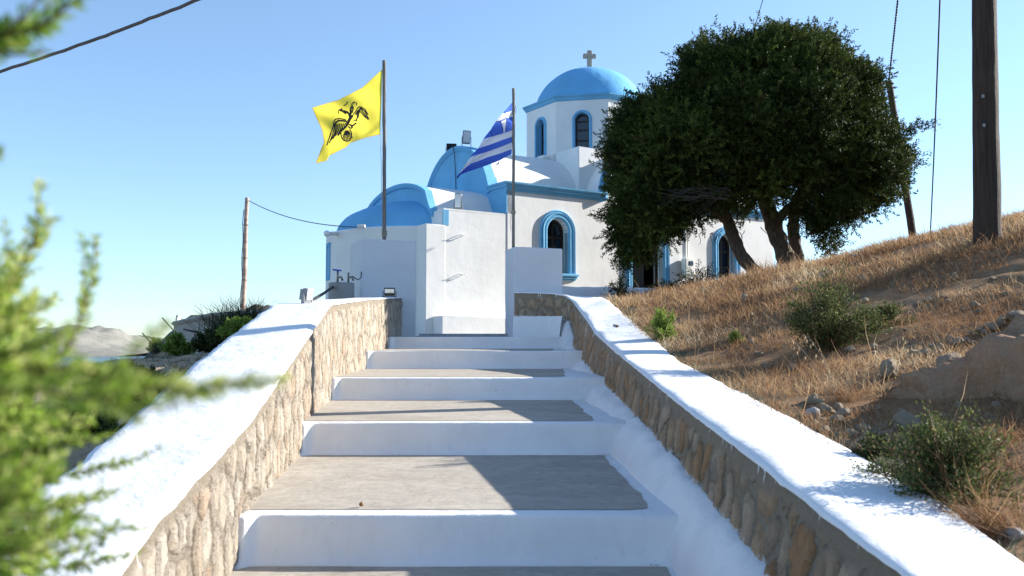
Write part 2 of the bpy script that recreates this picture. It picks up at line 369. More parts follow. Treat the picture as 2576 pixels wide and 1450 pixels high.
# terrace around the church
V, Fc = grid(2, 2, lambda a, b: (-2.3+9.3*a, 13.0+15*b, .16)); tag(mk('terrace', V, Fc, M['concrete']), kind='structure')
V, Fc = grid(2, 2, lambda a, b: (-30000+60000*a, -2000+40000*b, -13.0)); tag(mk('sea', V, Fc, M['sea']), kind='structure')
def ridge(name, pts, Y, depth, mat, zb=-13, nz=.2, kx=90):
    X0, X1 = pts[0][0], pts[-1][0]
    P = [(at(x, y, Y).x, at(x, y, Y).z) for x, y in pts]
    def fn(a, b):
        x = P[0][0]+(P[-1][0]-P[0][0])*a; zt = interp(x, P); h = zt-zb
        prof = math.sin(math.pi*min(max(b, 0), 1))**.8
        n = noise.fractal(Vector((x/depth*6, b*6, 2)), .9, 2.1, 5)
        return (x, Y+depth*(b-.5), zb-2+(h+2)*prof*(1+nz*n*(1 if .1 < b < .9 else 0)))
    V, Fc = grid(kx, 30, fn); o = mk(name, V, Fc, mat, smooth=True); tag(o, kind='structure'); return o
ridge('coast', [(-900, 850), (-200, 846), (150, 850), (330, 846), (400, 850), (500, 858), (640, 862), (900, 870)], 5200, 1800, M['hill'])
ridge('headland', [(-500, 820), (-100, 815), (120, 835), (215, 832), (255, 822), (290, 827), (315, 845), (345, 868), (385, 880), (420, 885)], 1500, 420, M['cliff'], nz=.35)
ridge('hill', [(445, 885), (470, 850), (495, 810), (520, 792), (560, 785), (610, 781), (660, 780), (720, 776), (800, 782), (900, 800), (1000, 850)], 210, 90, M['hill2'], nz=.12)
# ------------------------------------------------------------------ stairs
LW = [(-3, -.80), (1.5, -.92), (2.3, -.99), (2.64, -1.04), (3.83, -1.12), (5.74, -1.31), (7.58, -1.50), (9.76, -1.55), (12.9, -1.53)]
LT = [(-3, -1.3), (1.5, -.70), (2.3, -.574), (2.64, -.51), (4.02, -.297), (5.74, .04), (7.45, .36), (7.7, .375), (9.76, .522), (12.9, .714)]
def lw(y): return interp(y, LW)
steps = [(-1.2, -1.52, 1.0, -1.49), (1.0, -1.30, 2.6, -1.27), (2.2, -1.10, 3.83, -1.07)]
ST = [(-3.0, -1.55, .4, -1.53), (.4, -1.33, 1.85, -1.31), (1.85, -1.10, 2.0, -1.09), (2.0, -.905, 3.83, -.885), (3.83, -.692, 5.74, -.661), (5.74, -.467, 7.69, -.435), (7.69, -.251, 9.76, -.225), (9.76, -.034, 11.48, -.015), (11.48, .135, 12.75, .150)]
stair = empty('staircase', (0, 2, -1.1), label='white-edged concrete staircase climbing between two stone walls to the church gate', cat='stairs')
off = Vector((0, -2, 1.1))
for k, (y0, z0, y1, z1) in enumerate(ST):
    zb = ST[k-1][3]-.01 if k else z0-.3
    nx = 150
    prof = [(0, zb-z0-.03), (-.075, zb-z0+.008), (-.05, zb-z0+.018), (-.026, zb-z0+.04), (-.010, zb-z0+.085), (.003, -.05), (.004, -.016), (.009, -.005), (.02, 0), (.1, .1*(z1-z0)/(y1-y0)), (y1-y0+.03, (z1-z0)*(y1-y0+.03)/(y1-y0))]
    V = []
    xl = min(lw(y0), lw(y1))-.12
    for i in range(nx):
        x = xl+(.86-xl)*(i/(nx-1))**1.6; fq = max(0, 1-max(0, x-lw(y0)-.03)/.05)**2*.05
        w = .014*noise.noise(Vector((x*1.4, k*3.1, 0)))+.005*noise.noise(Vector((x*6, k*3.1, 5)))
        wz = .013*noise.noise(Vector((x*1.1, k*5.1, 7)))+.003*noise.noise(Vector((x*9, k*3.1, 5)))
        for j, (dy, dz) in enumerate(prof):
            V.append((x, y0+dy+(w-(fq if j < 9 else 0) if j < 10 else 0), z0+dz+(wz if 4 < j < 8 else (wz*.4 if j == 8 else 0)))+off[:0])
    V = [Vector(v)+off for v in V]
    n = len(prof); Fc = [(i*n+j, (i+1)*n+j, (i+1)*n+j+1, i*n+j+1) for i in range(nx-1) for j in range(n-1)]
    st = mk('step', V, Fc, M['white_step'], stair, smooth=True)
    if k in (2,): continue
    # grey walking surface inside the painted border
    fb = .075 if k < 8 else .5; bb = .066
    fb = {3: .10, 4: .115, 5: .10, 6: .12, 7: .12}.get(k, fb)
    if k == 8: continue
    xr0 = {3: .60, 4: .60, 5: .53, 6: .45, 7: .44}.get(k, .6); xr1 = {3: .62, 4: .56, 5: .50, 6: .54, 7: .52}.get(k, .6)
    def tf(a, b):
        ya = y0+fb+(y1-y0-fb-bb)*b
        X0 = lw(ya)-.06; X1 = xr0+(xr1-xr0)*b
        x = X0+(X1-X0)*a
        e = .016*noise.noise(Vector((x*2.2, k*7, b*9)))+.006*noise.noise(Vector((x*9, k*7, b*9)))
        r = .03*noise.noise(Vector((ya*5, k*7, 3)))+.012*noise.noise(Vector((ya*22, k*7, 3)))
        yy = ya+(e if b in (0, 1) else 0); xx = x+(r if a == 1 else 0)
        yb = ya
        if a > .93: # rounded corners
            q = (a-.93)/.07; yy += (.05*q*q if b == 0 else 0)
        return (xx+off.x, yy+off.y, z0+(z1-z0)*(yb-y0)/(y1-y0)+.0025+off.z)
    V, Fc = grid(110, 14, tf); mk('tread', V, Fc, M['tread'], st, smooth=False)
LV = []
for k in range(420):
    sk_ = rr0.choice([3, 4, 4, 4, 5, 5, 6, 7]) if False else random.choice([3, 4, 4, 4, 5, 5, 6, 7]); y0, z0, y1, z1 = ST[sk_]
    y = random.uniform(y0+.05, y1-.01); x = random.choice([.60-abs(random.gauss(0, .05)), .60-abs(random.gauss(0, .05)), random.uniform(lw(y)+.05, .6)]); y = y if random.random() < .5 else y1-abs(random.gauss(.03, .03))
    z = z0+(z1-z0)*(y-y0)/(y1-y0)+.006; a_ = random.uniform(0, 6.28); r_ = random.uniform(.002, .007)
    for j in range(4): LV.append((x+r_*math.cos(a_+j*1.57)*(1 if j % 2 else .4), y+r_*math.sin(a_+j*1.57)*(1 if j % 2 else .4), z+random.uniform(0, .004)))
M['litter'] = simple('dry_litter', (.12, .08, .05), .9, var=.5)
tag(bigmesh('leaf_litter', LV, 4, M['litter']), 'tiny dry leaf crumbs and grit scattered on the stair treads', 'litter', kind='stuff')
# ------------------------------------------------------------------ flanking walls
def wall_face(name, path, zb, zt, zw, mat, parent, flip=False, res=.012, loc=Vector((0, 0, 0)), batter=None):
    """path: list of (x,y); zb,zt,zw functions of arclength fraction index -> heights"""
    P = [Vector((p[0], p[1])) for p in path]; L = [0]
    for a, b_ in zip(P, P[1:]): L.append(L[-1]+(b_-a).length)
    tot = L[-1]; nu = int(tot/res); nv = 70
    V = []; UV = []; E = []
    for i in range(nu+1):
        s = tot*i/nu; x = float(np.interp(s, L, [p.x for p in P])); y = float(np.interp(s, L, [p.y for p in P]))
        b0 = zb(s, x, y); t0 = zt(s, x, y); w0 = zw(s, x, y)
        for j in range(nv+1):
            z = b0+(t0-b0)*j/nv; dx = batter(s, x, y, z) if batter else 0
            V.append((x+dx-loc.x, y-loc.y, z-loc.z)); UV.append((s, z)); E.append((t0-z, z-w0))
    n = nv+1; Fc = []
    for i in range(nu):
        for j in range(nv):
            q = (i*n+j, (i+1)*n+j, (i+1)*n+j+1, i*n+j+1); Fc.append(q[::-1] if flip else q)
    o = mk(name, V, Fc, mat, parent, smooth=True); me = o.data
    li = np.zeros(len(me.loops), dtype=np.int32); me.loops.foreach_get('vertex_index', li)
    for nm, A in (('UVMap', UV), ('edge', E)):
        l = me.uv_layers.new(name=nm); l.data.foreach_set('uv', np.array(A, dtype=np.float32)[li].ravel())
    return o
def coping(name, inner, outer, parent, loc, th=.014, ov=.012, n=260, seed=0):
    """inner/outer: lists of (x,y,z)"""
    def res(P):
        P = [Vector(p) for p in P]; L = [0]
        for a, b_ in zip(P, P[1:]): L.append(L[-1]+(b_-a).length)
        return [Vector([float(np.interp(L[-1]*i/n, L, [p[k] for p in P])) for k in range(3)]) for i in range(n+1)]
    A = res(inner); B = res(outer); V = []; m = 12
    for i in range(n+1):
        d = (B[i]-A[i]).normalized()
        ea = .010*noise.noise(Vector((i*.25, seed, 0)))+.006*noise.noise(Vector((i*.9, seed, 4))); eb = .03*noise.noise(Vector((i*.2, seed, 8)))+.012*noise.noise(Vector((i*.8, seed, 4)))
        a = A[i]-d*(ov+ea); b_ = B[i]+d*(.03+eb)
        lo = th+.006*noise.noise(Vector((i*.6, seed, 2)))
        row = [a+Vector((0, 0, -lo)), a+Vector((0, 0, -.008)), a+d*.012+Vector((0, 0, .0))]
        for j in range(1, m):
            p = a.lerp(b_, j/m); row.append(p+Vector((0, 0, .008+.012*noise.noise(Vector((p.x*3, p.y*2, seed))))))
        row += [b_-d*.012, b_+Vector((0, 0, -.02)), b_+Vector((0, 0, -.16))]
        V += [r-loc for r in row]
    k = m+5; Fc = [(i*k+j, i*k+j+1, (i+1)*k+j+1, (i+1)*k+j) for i in range(n) for j in range(k-1)]
    o = mk(name, V, Fc, M['coping'], parent, smooth=True); return o
# left wall
def ltop(y): return interp(y, LT)
lloc = Vector((-1.4, 3, -1.1))
wl = empty('stone_wall', lloc, label='pale sunlit rubble stone wall with a white sloping top left of the stairs', cat='wall')
lpath = [(lw(y), y) for y in np.linspace(-1, 12.72, 80)]
def tread_z(y):
    for y0, z0, y1, z1 in ST:
        if y0 <= y < y1: return z0+(z1-z0)*(y-y0)/(y1-y0)
    return ST[-1][3]
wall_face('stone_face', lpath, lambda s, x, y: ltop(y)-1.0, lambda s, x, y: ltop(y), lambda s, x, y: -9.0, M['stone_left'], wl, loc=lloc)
linner = [(lw(y), y, ltop(y)) for y in np.linspace(-1, 12.72, 60)]
louter = [(interp(y, [(-3, -1.35), (2.3, -1.45), (3.67, -1.60), (4.6, -1.72), (6.3, -1.86), (7.6, -1.96), (9.5, -2.02), (12.9, -2.05)]), y, ltop(y)-.02) for y in np.linspace(-1, 12.72, 60)]
coping('coping', linner, louter, wl, lloc, seed=1)
V, Fc = grid(60, 2, lambda a, b: Vector((louter[int(a*59)][0], louter[int(a*59)][1], louter[int(a*59)][2]-.05-1.3*b))-lloc)
mk('outer_face', V, Fc, M['concrete'], wl)
# right wall
RT = [(.88, -1.0, -.80), (.85, 1.0, -.56), (.85, 1.93, -.485), (.85, 2.59, -.437), (.85, 3.26, -.378), (.85, 4.44, -.29), (.835, 7.4, -.02), (.82, 8.9, .14), (.81, 9.76, .29), (.80, 10.9, .46), (.77, 11.6, .60), (.70, 11.9, .68), (.55, 12.03, .715), (.3, 12.07, .73), (.03, 12.1, .735)]
def rtop_s():
    L = [0]
    for a, b_ in zip(RT, RT[1:]): L.append(L[-1]+math.hypot(b_[0]-a[0], b_[1]-a[1]))
    return L
RL = rtop_s()
ZS = [(-1, -1.2), (1.0, -1.05), (2.0, -.86), (3.0, -.72), (4.5, -.575), (7, -.385), (8.6, -.27), (10.3, -.10), (11.3, .08), (11.7, .30), (12.2, .41)]
def zs(y): return interp(y, ZS)
rloc = Vector((1.05, 3, -1.1))
wr = empty('stone_wall', rloc, label='shaded brown rubble stone wall with a wide white top right of the stairs', cat='wall')
def bat(s, x, y, z):
    t = float(np.interp(s, RL, [p[2] for p in RT])); return -.085*min((t-z)/.5, 1.2) if s < RL[9] else 0
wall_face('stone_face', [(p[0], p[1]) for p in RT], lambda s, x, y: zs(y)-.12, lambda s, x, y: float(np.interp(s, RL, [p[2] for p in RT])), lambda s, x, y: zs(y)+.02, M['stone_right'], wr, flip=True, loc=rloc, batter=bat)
router = [(1.27, -1, -.9), (1.27, 1.0, -.66), (1.27, 2.264, -.55), (1.27, 2.69, -.475), (1.265, 3.3, -.403), (1.26, 4.44, -.30), (1.235, 6.77, -.11), (1.24, 8.7, .16), (1.23, 10.2, .38), (1.2, 11.4, .58), (1.18, 12.1, .665), (1.0, 12.5, .70), (.7, 12.6, .715), (.35, 12.5, .73), (.1, 12.35, .735)]
coping('coping', RT, router, wr, rloc, seed=5)
V, Fc = grid(60, 2, lambda a, b: Vector((float(np.interp(a*14, range(15), [p[0] for p in router])), float(np.interp(a*14, range(15), [p[1] for p in router])), float(np.interp(a*14, range(15), [p[2] for p in router]))-.1-1.0*b))-rloc)
mk('outer_face', V, Fc, M['concrete'], wr)
# white haunch along the foot of the right wall
hp = [(-1, .68), (2, .68), (3.83, .66), (5.74, .62), (7.7, .58), (9.7, .59), (11.4, .62), (11.75, .61)]
def hf(a, b):
    y = -1+12.75*a; xb = interp(y, hp); xt = interp(y, [(-1, .84), (4, .80), (10.9, .79), (11.4, .765), (11.75, .72)])
    z0 = zs(y)-.13; z1 = zs(y)+.035+.02*noise.noise(Vector((y*6, 0, 1)))
    if b < .3: q_ = b/.3; xx = xb-.035*(1-q_); zz = z0-.32*(1-q_)
    else: q_ = (b-.3)/.7; xx = xb+(xt-xb)*(1-math.cos(q_*1.5708))**.8; zz = z0+(z1-z0)*math.sin(q_*1.5708)**1.1
    return Vector((xx+.012*noise.noise(Vector((y*2, b*3, 1))), y, zz+.012*noise.noise(Vector((y*3, b*4, 8)))))-rloc
V, Fc = grid(260, 24, hf); mk('white_haunch', V, Fc, M['white_step'], wr, smooth=True)
def h2(a, b):
    # plastered base below the wall where it turns toward the gate
    P = [(.60, 11.55), (.64, 11.72), (.66, 11.80), (.60, 11.90), (.48, 11.96), (.3, 12.0), (.02, 12.03)]
    s = a*6; x = float(np.interp(s, range(7), [p[0] for p in P])); y = float(np.interp(s, range(7), [p[1] for p in P]))
    top = .41-.25*max(0, 1-a*4)**2
    return Vector((x-.02*(1-b), y-.03*(1-b), -.06+(top+.06)*b+.006*noise.noise(Vector((a*20, b, 3)))))-rloc
V, Fc = grid(60, 8, h2); mk('plaster_base', V, Fc, M['white_step'], wr, smooth=True)
# small nut on the second visible tread
p = at(909, 1267, 3.83+.16); nb = MB()
def sph(c, r, n=10, sq=(1, 1, 1)):
    V = []; Fc = []
    for i in range(n+1):
        for j in range(2*n):
            t = math.pi*i/n; q = math.pi*j/n
            V.append((c[0]+r*sq[0]*math.sin(t)*math.cos(q), c[1]+r*sq[1]*math.sin(t)*math.sin(q), c[2]+r*sq[2]*math.cos(t)))
    for i in range(n):
        for j in range(2*n): Fc.append((i*2*n+j, i*2*n+(j+1) % (2*n), (i+1)*2*n+(j+1) % (2*n), (i+1)*2*n+j))
    return V, Fc
V, Fc = sph((0, 0, .0), .010, 10, (1, 1, .9)); nb.add(V, Fc); nb.tube([(0, 0, .008), (.002, .001, .014)], .0015, 6)
o = nb.build('seed_pod', M['nut'], smooth=True); o.location = (p.x, p.y, tread_z(p.y)+.016); tag(o, 'tiny round brown seed pod lying on a concrete tread', 'seed pod')
# ------------------------------------------------------------------ gate pillars, threshold, low wall
def pillar(c, rz, w, d, h, label, name='pillar', zb=-.1):
    r = empty(name, c, rz, label, 'pillar')
    b_ = MB(); b_.box((w/2, d/2, (h+zb)/2), (w, d, h-zb), bev=.018)
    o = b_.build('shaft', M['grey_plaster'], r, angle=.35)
    md = o.modifiers.new('s', 'SUBSURF'); md.subdivision_type = 'SIMPLE'; md.levels = md.render_levels = 5
    tx = bpy.data.textures.new('w', 'CLOUDS'); tx.noise_scale = .5
    dm = o.modifiers.new('d', 'DISPLACE'); dm.texture = tx; dm.strength = .012; dm.mid_level = .5
    return r
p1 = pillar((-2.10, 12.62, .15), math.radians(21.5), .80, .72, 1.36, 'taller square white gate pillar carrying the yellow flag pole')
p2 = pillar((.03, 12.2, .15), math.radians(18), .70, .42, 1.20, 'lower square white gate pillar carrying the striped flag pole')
t = MB(); t.box((-.62, 12.62, .165), (1.30, .34, .05), rz=.03, bev=.008)
tag(t.build('threshold', M['marble'], angle=.35), 'grey marble threshold slab between the two gate pillars', 'threshold')
def lwf(a, b):
    x = .55+3.6*a; y = 12.58+.42*(x-.55)/.906
    return x, y
lwm = MB(); P0 = Vector((.60, 12.55)); P1 = Vector((4.3, 14.3)); n_ = 60; V = []
for i in range(n_+1):
    q = P0.lerp(P1, i/n_); zt = .845+.012*noise.noise(Vector((i*.3, 0, 0)))+.05*i/n_; nrm = Vector((.42, -.906))
    for dx, z in ((.0, .0), (.0, zt-.02), (-.02, zt), (-.18, zt), (-.2, zt-.02), (-.2, 0)): V.append((q.x+nrm.x*dx, q.y+nrm.y*dx, z))
lwm.add(V, [(i*6+j, i*6+j+1, (i+1)*6+j+1, (i+1)*6+j) for i in range(n_) for j in range(5)]+[tuple(range(6)), tuple(n_*6+k for k in range(6))])
tag(lwm.build('low_wall', M['grey_plaster'], angle=.35), 'low grey plastered wall running from the right pillar in front of the church', 'wall')
# ------------------------------------------------------------------ church
CR = math.radians(33); CO = Vector((-.083, 17.2, 0))
church = empty('church', CO, CR, 'small white Greek chapel with blue domes, blue arches and blue window surrounds', 'church')
CL = 7.35; W2 = 1.95; ZC = 3.14
def arc(cx, cz, r, a0, a1, n, sx=1.0, sz=1.0):
    return [(cx+r*sx*math.cos(a0+(a1-a0)*i/n), cz+r*sz*math.sin(a0+(a1-a0)*i/n)) for i in range(n+1)]
def archhole(x0, x1, zb, zt):
    r = (x1-x0)/2; c = (x0+x1)/2
    return [(x1, zb), (x1, zt-r)]+arc(c, zt-r, r, 0, math.pi, 16)[1:-1]+[(x0, zt-r), (x0, zb)]
TC = 3.5; TR = 1.25
south = lambda a, b, d: (a, d, b)       # d = depth (y) inward ; proud is negative
OPEN = {'w1': (.90, 1.42, 1.45, 2.53), 'door': (3.05, 3.92, .16, 2.52), 'w2': (5.55, 6.07, 1.45, 2.53)}
outer = [(0, .1), (CL, .1), (CL, ZC-.08), (TC+TR, ZC-.08)]+arc(TC, ZC-.10, TR, 0, math.pi, 24)[1:-1]+[(TC-TR, ZC-.08), (0, ZC-.08)]
w = MB(); w.prism(outer, south, 0, .30, holes=[archhole(*OPEN[k])[::-1] for k in OPEN])
w.box((CL-.15, W2, 1.6), (.30, 2*W2-.6, 3.0)); w.box((CL/2, 2*W2-.15, 1.6), (CL, .30, 3.0))
w.prism([(.3, .1), (2*W2-.3, .1), (2*W2-.3, 3.1), (.3, 3.1)], lambda a, b, d: (d, a, b), .02, .3)
w.box((CL/2, W2, ZC-.03-.05), (CL-.04, 2*W2-.04, .1))
w.build('wall', M['white'], church, fixn=True)
# east gable arch, blue
AZ, AR = 2.75, 1.42
east = lambda a, b, d: (d, a, b)
gf = [(0.0, 2.54), (2*W2, 2.54), (2*W2, ZC-.02), (W2+AR*.963, ZC-.02)]+arc(W2, AZ, AR, .275, math.pi-.275, 30)[1:-1]+[(W2-AR*.963, ZC-.02), (0.0, ZC-.02)]
g = MB(); g.prism(gf, east, -.03, .14)
g.sweep(arc(W2, AZ, AR, .20, math.pi-.20, 40), [(-.0, .16), (-.0, -.075), (.05, -.085), (.075, -.06), (.10, -.06), (.12, -.03)], east)
g.build('gable_arch', M['blue'], church, angle=.5)
g2 = MB()
g2.sweep([(0, 0), (1, 0)], [(0, 0), (.1, 0)], lambda a, b, d: (0, 0, -5)) if False else None
# cornice profile: (z offset, proud)
cp = [(-.17, 0), (-.15, .035), (-.11, .04), (-.09, .075), (-.05, .085), (-.03, .115), (.0, .12), (.015, .0), (.015, -.2)]
def cornice_run(mb, pts, closed=False, prof=cp, zc=ZC):
    """pts: plan points (x,y), outward normal on the right of travel; mitred"""
    n = len(pts); V = []; k = len(prof)
    for i, p_ in enumerate(pts):
        p_ = Vector(p_); a = Vector(pts[i-1]) if (i or closed) else None; c = Vector(pts[(i+1) % n]) if (i < n-1 or closed) else None
        ns = []
        if a is not None: t_ = (p_-a).normalized(); ns.append(Vector((t_.y, -t_.x)))
        if c is not None: t_ = (c-p_).normalized(); ns.append(Vector((t_.y, -t_.x)))
        nn = (ns[0]+ns[-1]).normalized(); sc = 1/max(nn.dot(ns[0]), .3)
        for dz, pr in prof: V.append((p_.x+nn.x*pr*sc, p_.y+nn.y*pr*sc, zc+dz))
    m_ = n if closed else n-1
    Fc = [(i*k+j, i*k+j+1, ((i+1) % n)*k+j+1, ((i+1) % n)*k+j) for i in range(m_) for j in range(k-1)]
    if not closed: Fc += [tuple(range(k)), tuple((n-1)*k+j for j in range(k))]
    mb.add(V, Fc)
c_ = MB(); cornice_run(c_, [(0, .62), (0, 0), (TC-TR+.02, 0)]); cornice_run(c_, [(TC+TR-.02, 0), (CL, 0), (CL, 2*W2), (0, 2*W2)])
c_.build('cornice', M['blue'], church, angle=.35)
c2 = MB(); c2.sweep([(TC+TR-.05, ZC-.17)]+arc(TC, ZC-.10, TR-.02, 0, math.pi, 30)+[(TC-TR+.05, ZC-.17)], [(.07, .1), (.07, -.11), (.02, -.12), (-.0, -.07), (-.05, -.06), (-.08, -.035), (-.09, .005)][::-1], south)
c2.build('transept_rim', M['blue'], church, angle=.35)
# vaults
vt = MB()
V, Fc = grid(2, 34, lambda a, b: (.13+(CL-.2)*a, W2-(AR-.05)*math.cos(math.pi*b)*1.0, AZ+.2+(AR-.25)*math.sin(math.pi*b))); vt.add(V, Fc)
V, Fc = grid(2, 30, lambda a, b: (TC-(TR-.06)*math.cos(math.pi*b), .08+(2*W2-.16)*a, ZC-.12+(TR-.06)*math.sin(math.pi*b))); vt.add(V, Fc)
o = vt.build('vault_roof', M['white'], church, smooth=True, fixn=False)
# drum
DC = (TC, W2); DA = 1.37; DRr = DA/math.cos(math.pi/8)
oct_ = [(DC[0]+DRr*math.cos(math.pi/8+k*math.pi/4), DC[1]+DRr*math.sin(math.pi/8+k*math.pi/4)) for k in range(8)]
ZB, ZT = 4.20, 5.34
bs = MB(); bs.box((DC[0], DC[1], (ZB+2.8)/2), (2*DA, 2*DA, ZB-2.8), bev=.02); bs.build('drum_base', M['white'], church, angle=.35)
dm = MB()
wins = []
for k in range(8):
    a = Vector(oct_[k]); b_ = Vector(oct_[(k+1) % 8]); L = (b_-a).length; t_ = (b_-a)/L; nr = Vector((t_.y, -t_.x))
    hw = .155; hole = archhole(L/2-hw, L/2+hw, ZB+.04, 5.05)
    fn = (lambda a, t_, nr: (lambda x, z, d: (a.x+t_.x*x-nr.x*d, a.y+t_.y*x-nr.y*d, z)))(a, t_, nr)
    dm.prism([(0, ZB-.9), (L, ZB-.9), (L, ZT), (0, ZT)], fn, 0, .18, holes=[hole[::-1]])
    wins.append((L, fn))
dm.build('drum', M['white'], church)
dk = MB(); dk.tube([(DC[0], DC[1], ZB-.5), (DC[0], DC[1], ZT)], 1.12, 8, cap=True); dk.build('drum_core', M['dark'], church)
trimP = [(0, .02), (0, -.035), (.03, -.045), (.05, -.03), (.06, .0)]
for L, fn in wins:
    hw = .155; path = [(L/2-hw, ZB+.02), (L/2-hw, 5.05-hw)]+arc(L/2, 5.05-hw, hw, math.pi, 0, 14)[1:-1]+[(L/2+hw, 5.05-hw), (L/2+hw, ZB+.02)]
    f = MB(); f.sweep(path, [(-.003, .17)]+trimP, fn); wf = f.build('window', M['blue'], church, angle=.7)
    q = MB(); x0, x1 = L/2-hw, L/2+hw
    q.prism(archhole(x0+.002, x1-.002, ZB+.02, 5.048), fn, .125, .155, holes=[archhole(x0+.035, x1-.035, z0_, z1_)[::-1] if z1_ > 4.95 else [(x0+.035, z0_), (x0+.035, z1_), (x1-.035, z1_), (x1-.035, z0_)] for z0_, z1_ in ((4.25, 4.45), (4.48, 4.68), (4.71, 4.87), (4.90, 5.015))])
    q.build('window_frame', M['wood_dark'], wf)
    q = MB(); q.prism(archhole(x0+.02, x1-.02, ZB+.03, 5.03), fn, .14, .145); q.build('pane', M['glass'], wf)
dc = MB(); cornice_run(dc, oct_[::-1][::-1], closed=True, prof=[(-.12, 0), (-.10, .03), (-.05, .05), (-.03, .085), (.0, .09), (.02, .0), (.05, -.14)], zc=ZT+.10)
dc.build('drum_cornice', M['blue'], church, angle=.35)
def domef(R, h, cx, cy, z0, n=28, a0=0, a1=2*math.pi, seed=0, nn=.012, p=1.0):
    V = []; m_ = 64
    for i in range(n+1):
        for j in range(m_+1):
            t_ = math.pi/2*i/n; q = a0+(a1-a0)*j/m_
            d = Vector((math.cos(t_)*math.cos(q), math.cos(t_)*math.sin(q), math.sin(t_)))
            k = 1+nn*noise.noise(d*3+Vector((seed, 0, 0)))
            V.append((cx+R*k*d.x, cy+R*k*d.y, z0+h*k*d.z**p))
    Fc = [(i*(m_+1)+j, i*(m_+1)+j+1, (i+1)*(m_+1)+j+1, (i+1)*(m_+1)+j) for i in range(n) for j in range(m_)]
    return V, Fc
V, Fc = domef(1.24, .98, DC[0], DC[1], ZT+.08, seed=2); mk('dome', V, Fc, M['blue_dome'], church, smooth=True)
cx = MB(); Z0 = ZT+.08+.93
def crossb(c, d): cx.box(c, d, bev=.012)
cx.box((0, 0, .22), (.105, .09, .52), bev=.010); cx.box((-.10, 0, .35), (.10, .088, .10), bev=.010); cx.box((.10, 0, .35), (.10, .088, .10), bev=.010)
cx.box((0, -.055, .34), (.05, .02, .05), rz=.0, bev=.005)
o = cx.build('cross', M['cross'], church, angle=.35); o.location = (DC[0], DC[1], Z0+.02); o.rotation_euler = (0, 0, -.45)
# bema (lower vault) and apse
UB = -1.37
bw = MB(); bw.box((UB/2-.02, W2, 1.3), (-UB+.04-.02, 2*W2-.02, 2.4)); bw.box((UB/2, .14, 2.51), (-UB+.0, .26, .04)); bw.box((UB/2, 2*W2-.14, 2.51), (-UB, .26, .04))
bw.build('chancel_wall', M['white'], church, angle=.35)
def bz(s):   # arch with flared feet, s=|v|/halfwidth
    s = abs(s)
    if s < .80: return .74*math.sqrt(max(1-(s/1.02)**2, 0))
    z8 = .74*math.sqrt(1-(.8/1.02)**2); q = (s-.8)/.2
    return z8*(1-q)**1.6*1.0
HW = 1.62
V, Fc = grid(12, 60, lambda a, b: (UB+.06+(-UB)*a, W2-HW+2*HW*b, 2.46+bz(2*b-1)+.012*noise.noise(Vector((a*3, b*8, 0))))); mk('chancel_vault', V, Fc, M['white'], church, smooth=True)
bf = MB(); pts = [(W2-HW+2*HW*i/60, 2.47+bz(2*i/60-1)) for i in range(61)]
bf.prism([(0.0, 2.22), (2*W2, 2.22), (2*W2, 2.50), (W2+HW+.02, 2.49)]+pts[::-1]+[(W2-HW-.02, 2.49), (0.0, 2.50)], east, UB-.02, UB+.10)
rim = [(a, b+.0) for a, b in pts]
bf.sweep(rim[::-1], [(-.02, UB+.09), (-.02, UB-.06), (.03, UB-.075), (.07, UB-.06), (.085, UB-.02)][::1], east)
bf.build('chancel_arch', M['blue'], church, angle=.35)
UC, RA = -.85, 1.86
aw = MB()
V = []; n_ = 60
for i in range(n_+1):
    q = math.pi/2+.25+(math.pi-.5)*i/n_
    for r_, z in ((RA, .1), (RA, 2.19), (RA-.03, 2.215), (RA-.4, 2.215)): V.append((UC+r_*math.cos(q), W2+r_*math.sin(q), z))
aw.add(V, [(i*4+j, i*4+j+1, (i+1)*4+j+1, (i+1)*4+j) for i in range(n_) for j in range(3)])
aw.box((UB-.165, .40, 1.16), (.41, .80, 2.12), bev=.015); aw.box((UB-.17, 2*W2-.40, 1.16), (.40, .80, 2.12), bev=.015)
aw.box((UB-.1, W2, 2.05), (.6, 2.6, .3))
aw.build('apse_wall', M['white'], church, angle=.35)
V, Fc = domef(1.66, .72, UC, W2, 2.20, a0=math.pi/2, a1=3*math.pi/2, seed=9, nn=.02, p=.9); mk('apse_dome', V, Fc, M['blue_dome'], church, smooth=True)
# bench along the wall foot, seen through the gate
bb = MB(); bb.box((-.62, -.17, .28), (1.95, .34, .56), bev=.02); bb.build('bench_ledge', M['white'], church, angle=.35)
# small blue apse window
q = math.radians(196)
ang = math.pi+.62
def apf(a, b, d):
    r_ = RA-d; th_ = math.pi-.23-a/RA*-1; return (UC+r_*math.cos(th_), W2+r_*math.sin(th_), b)
aq = MB(); aq.prism([(0, 1.30), (.30, 1.30), (.30, 2.02), (0, 2.02)], apf, -.02, .05, holes=[[(.09, 1.38), (.09, 1.94), (.21, 1.94), (.21, 1.38)]])
awn = aq.build('window', M['blue'], church)
aq = MB(); aq.prism([(.08, 1.37), (.22, 1.37), (.22, 1.95), (.08, 1.95)], apf, .012, .03); aq.build('pane', M['glass'], awn)
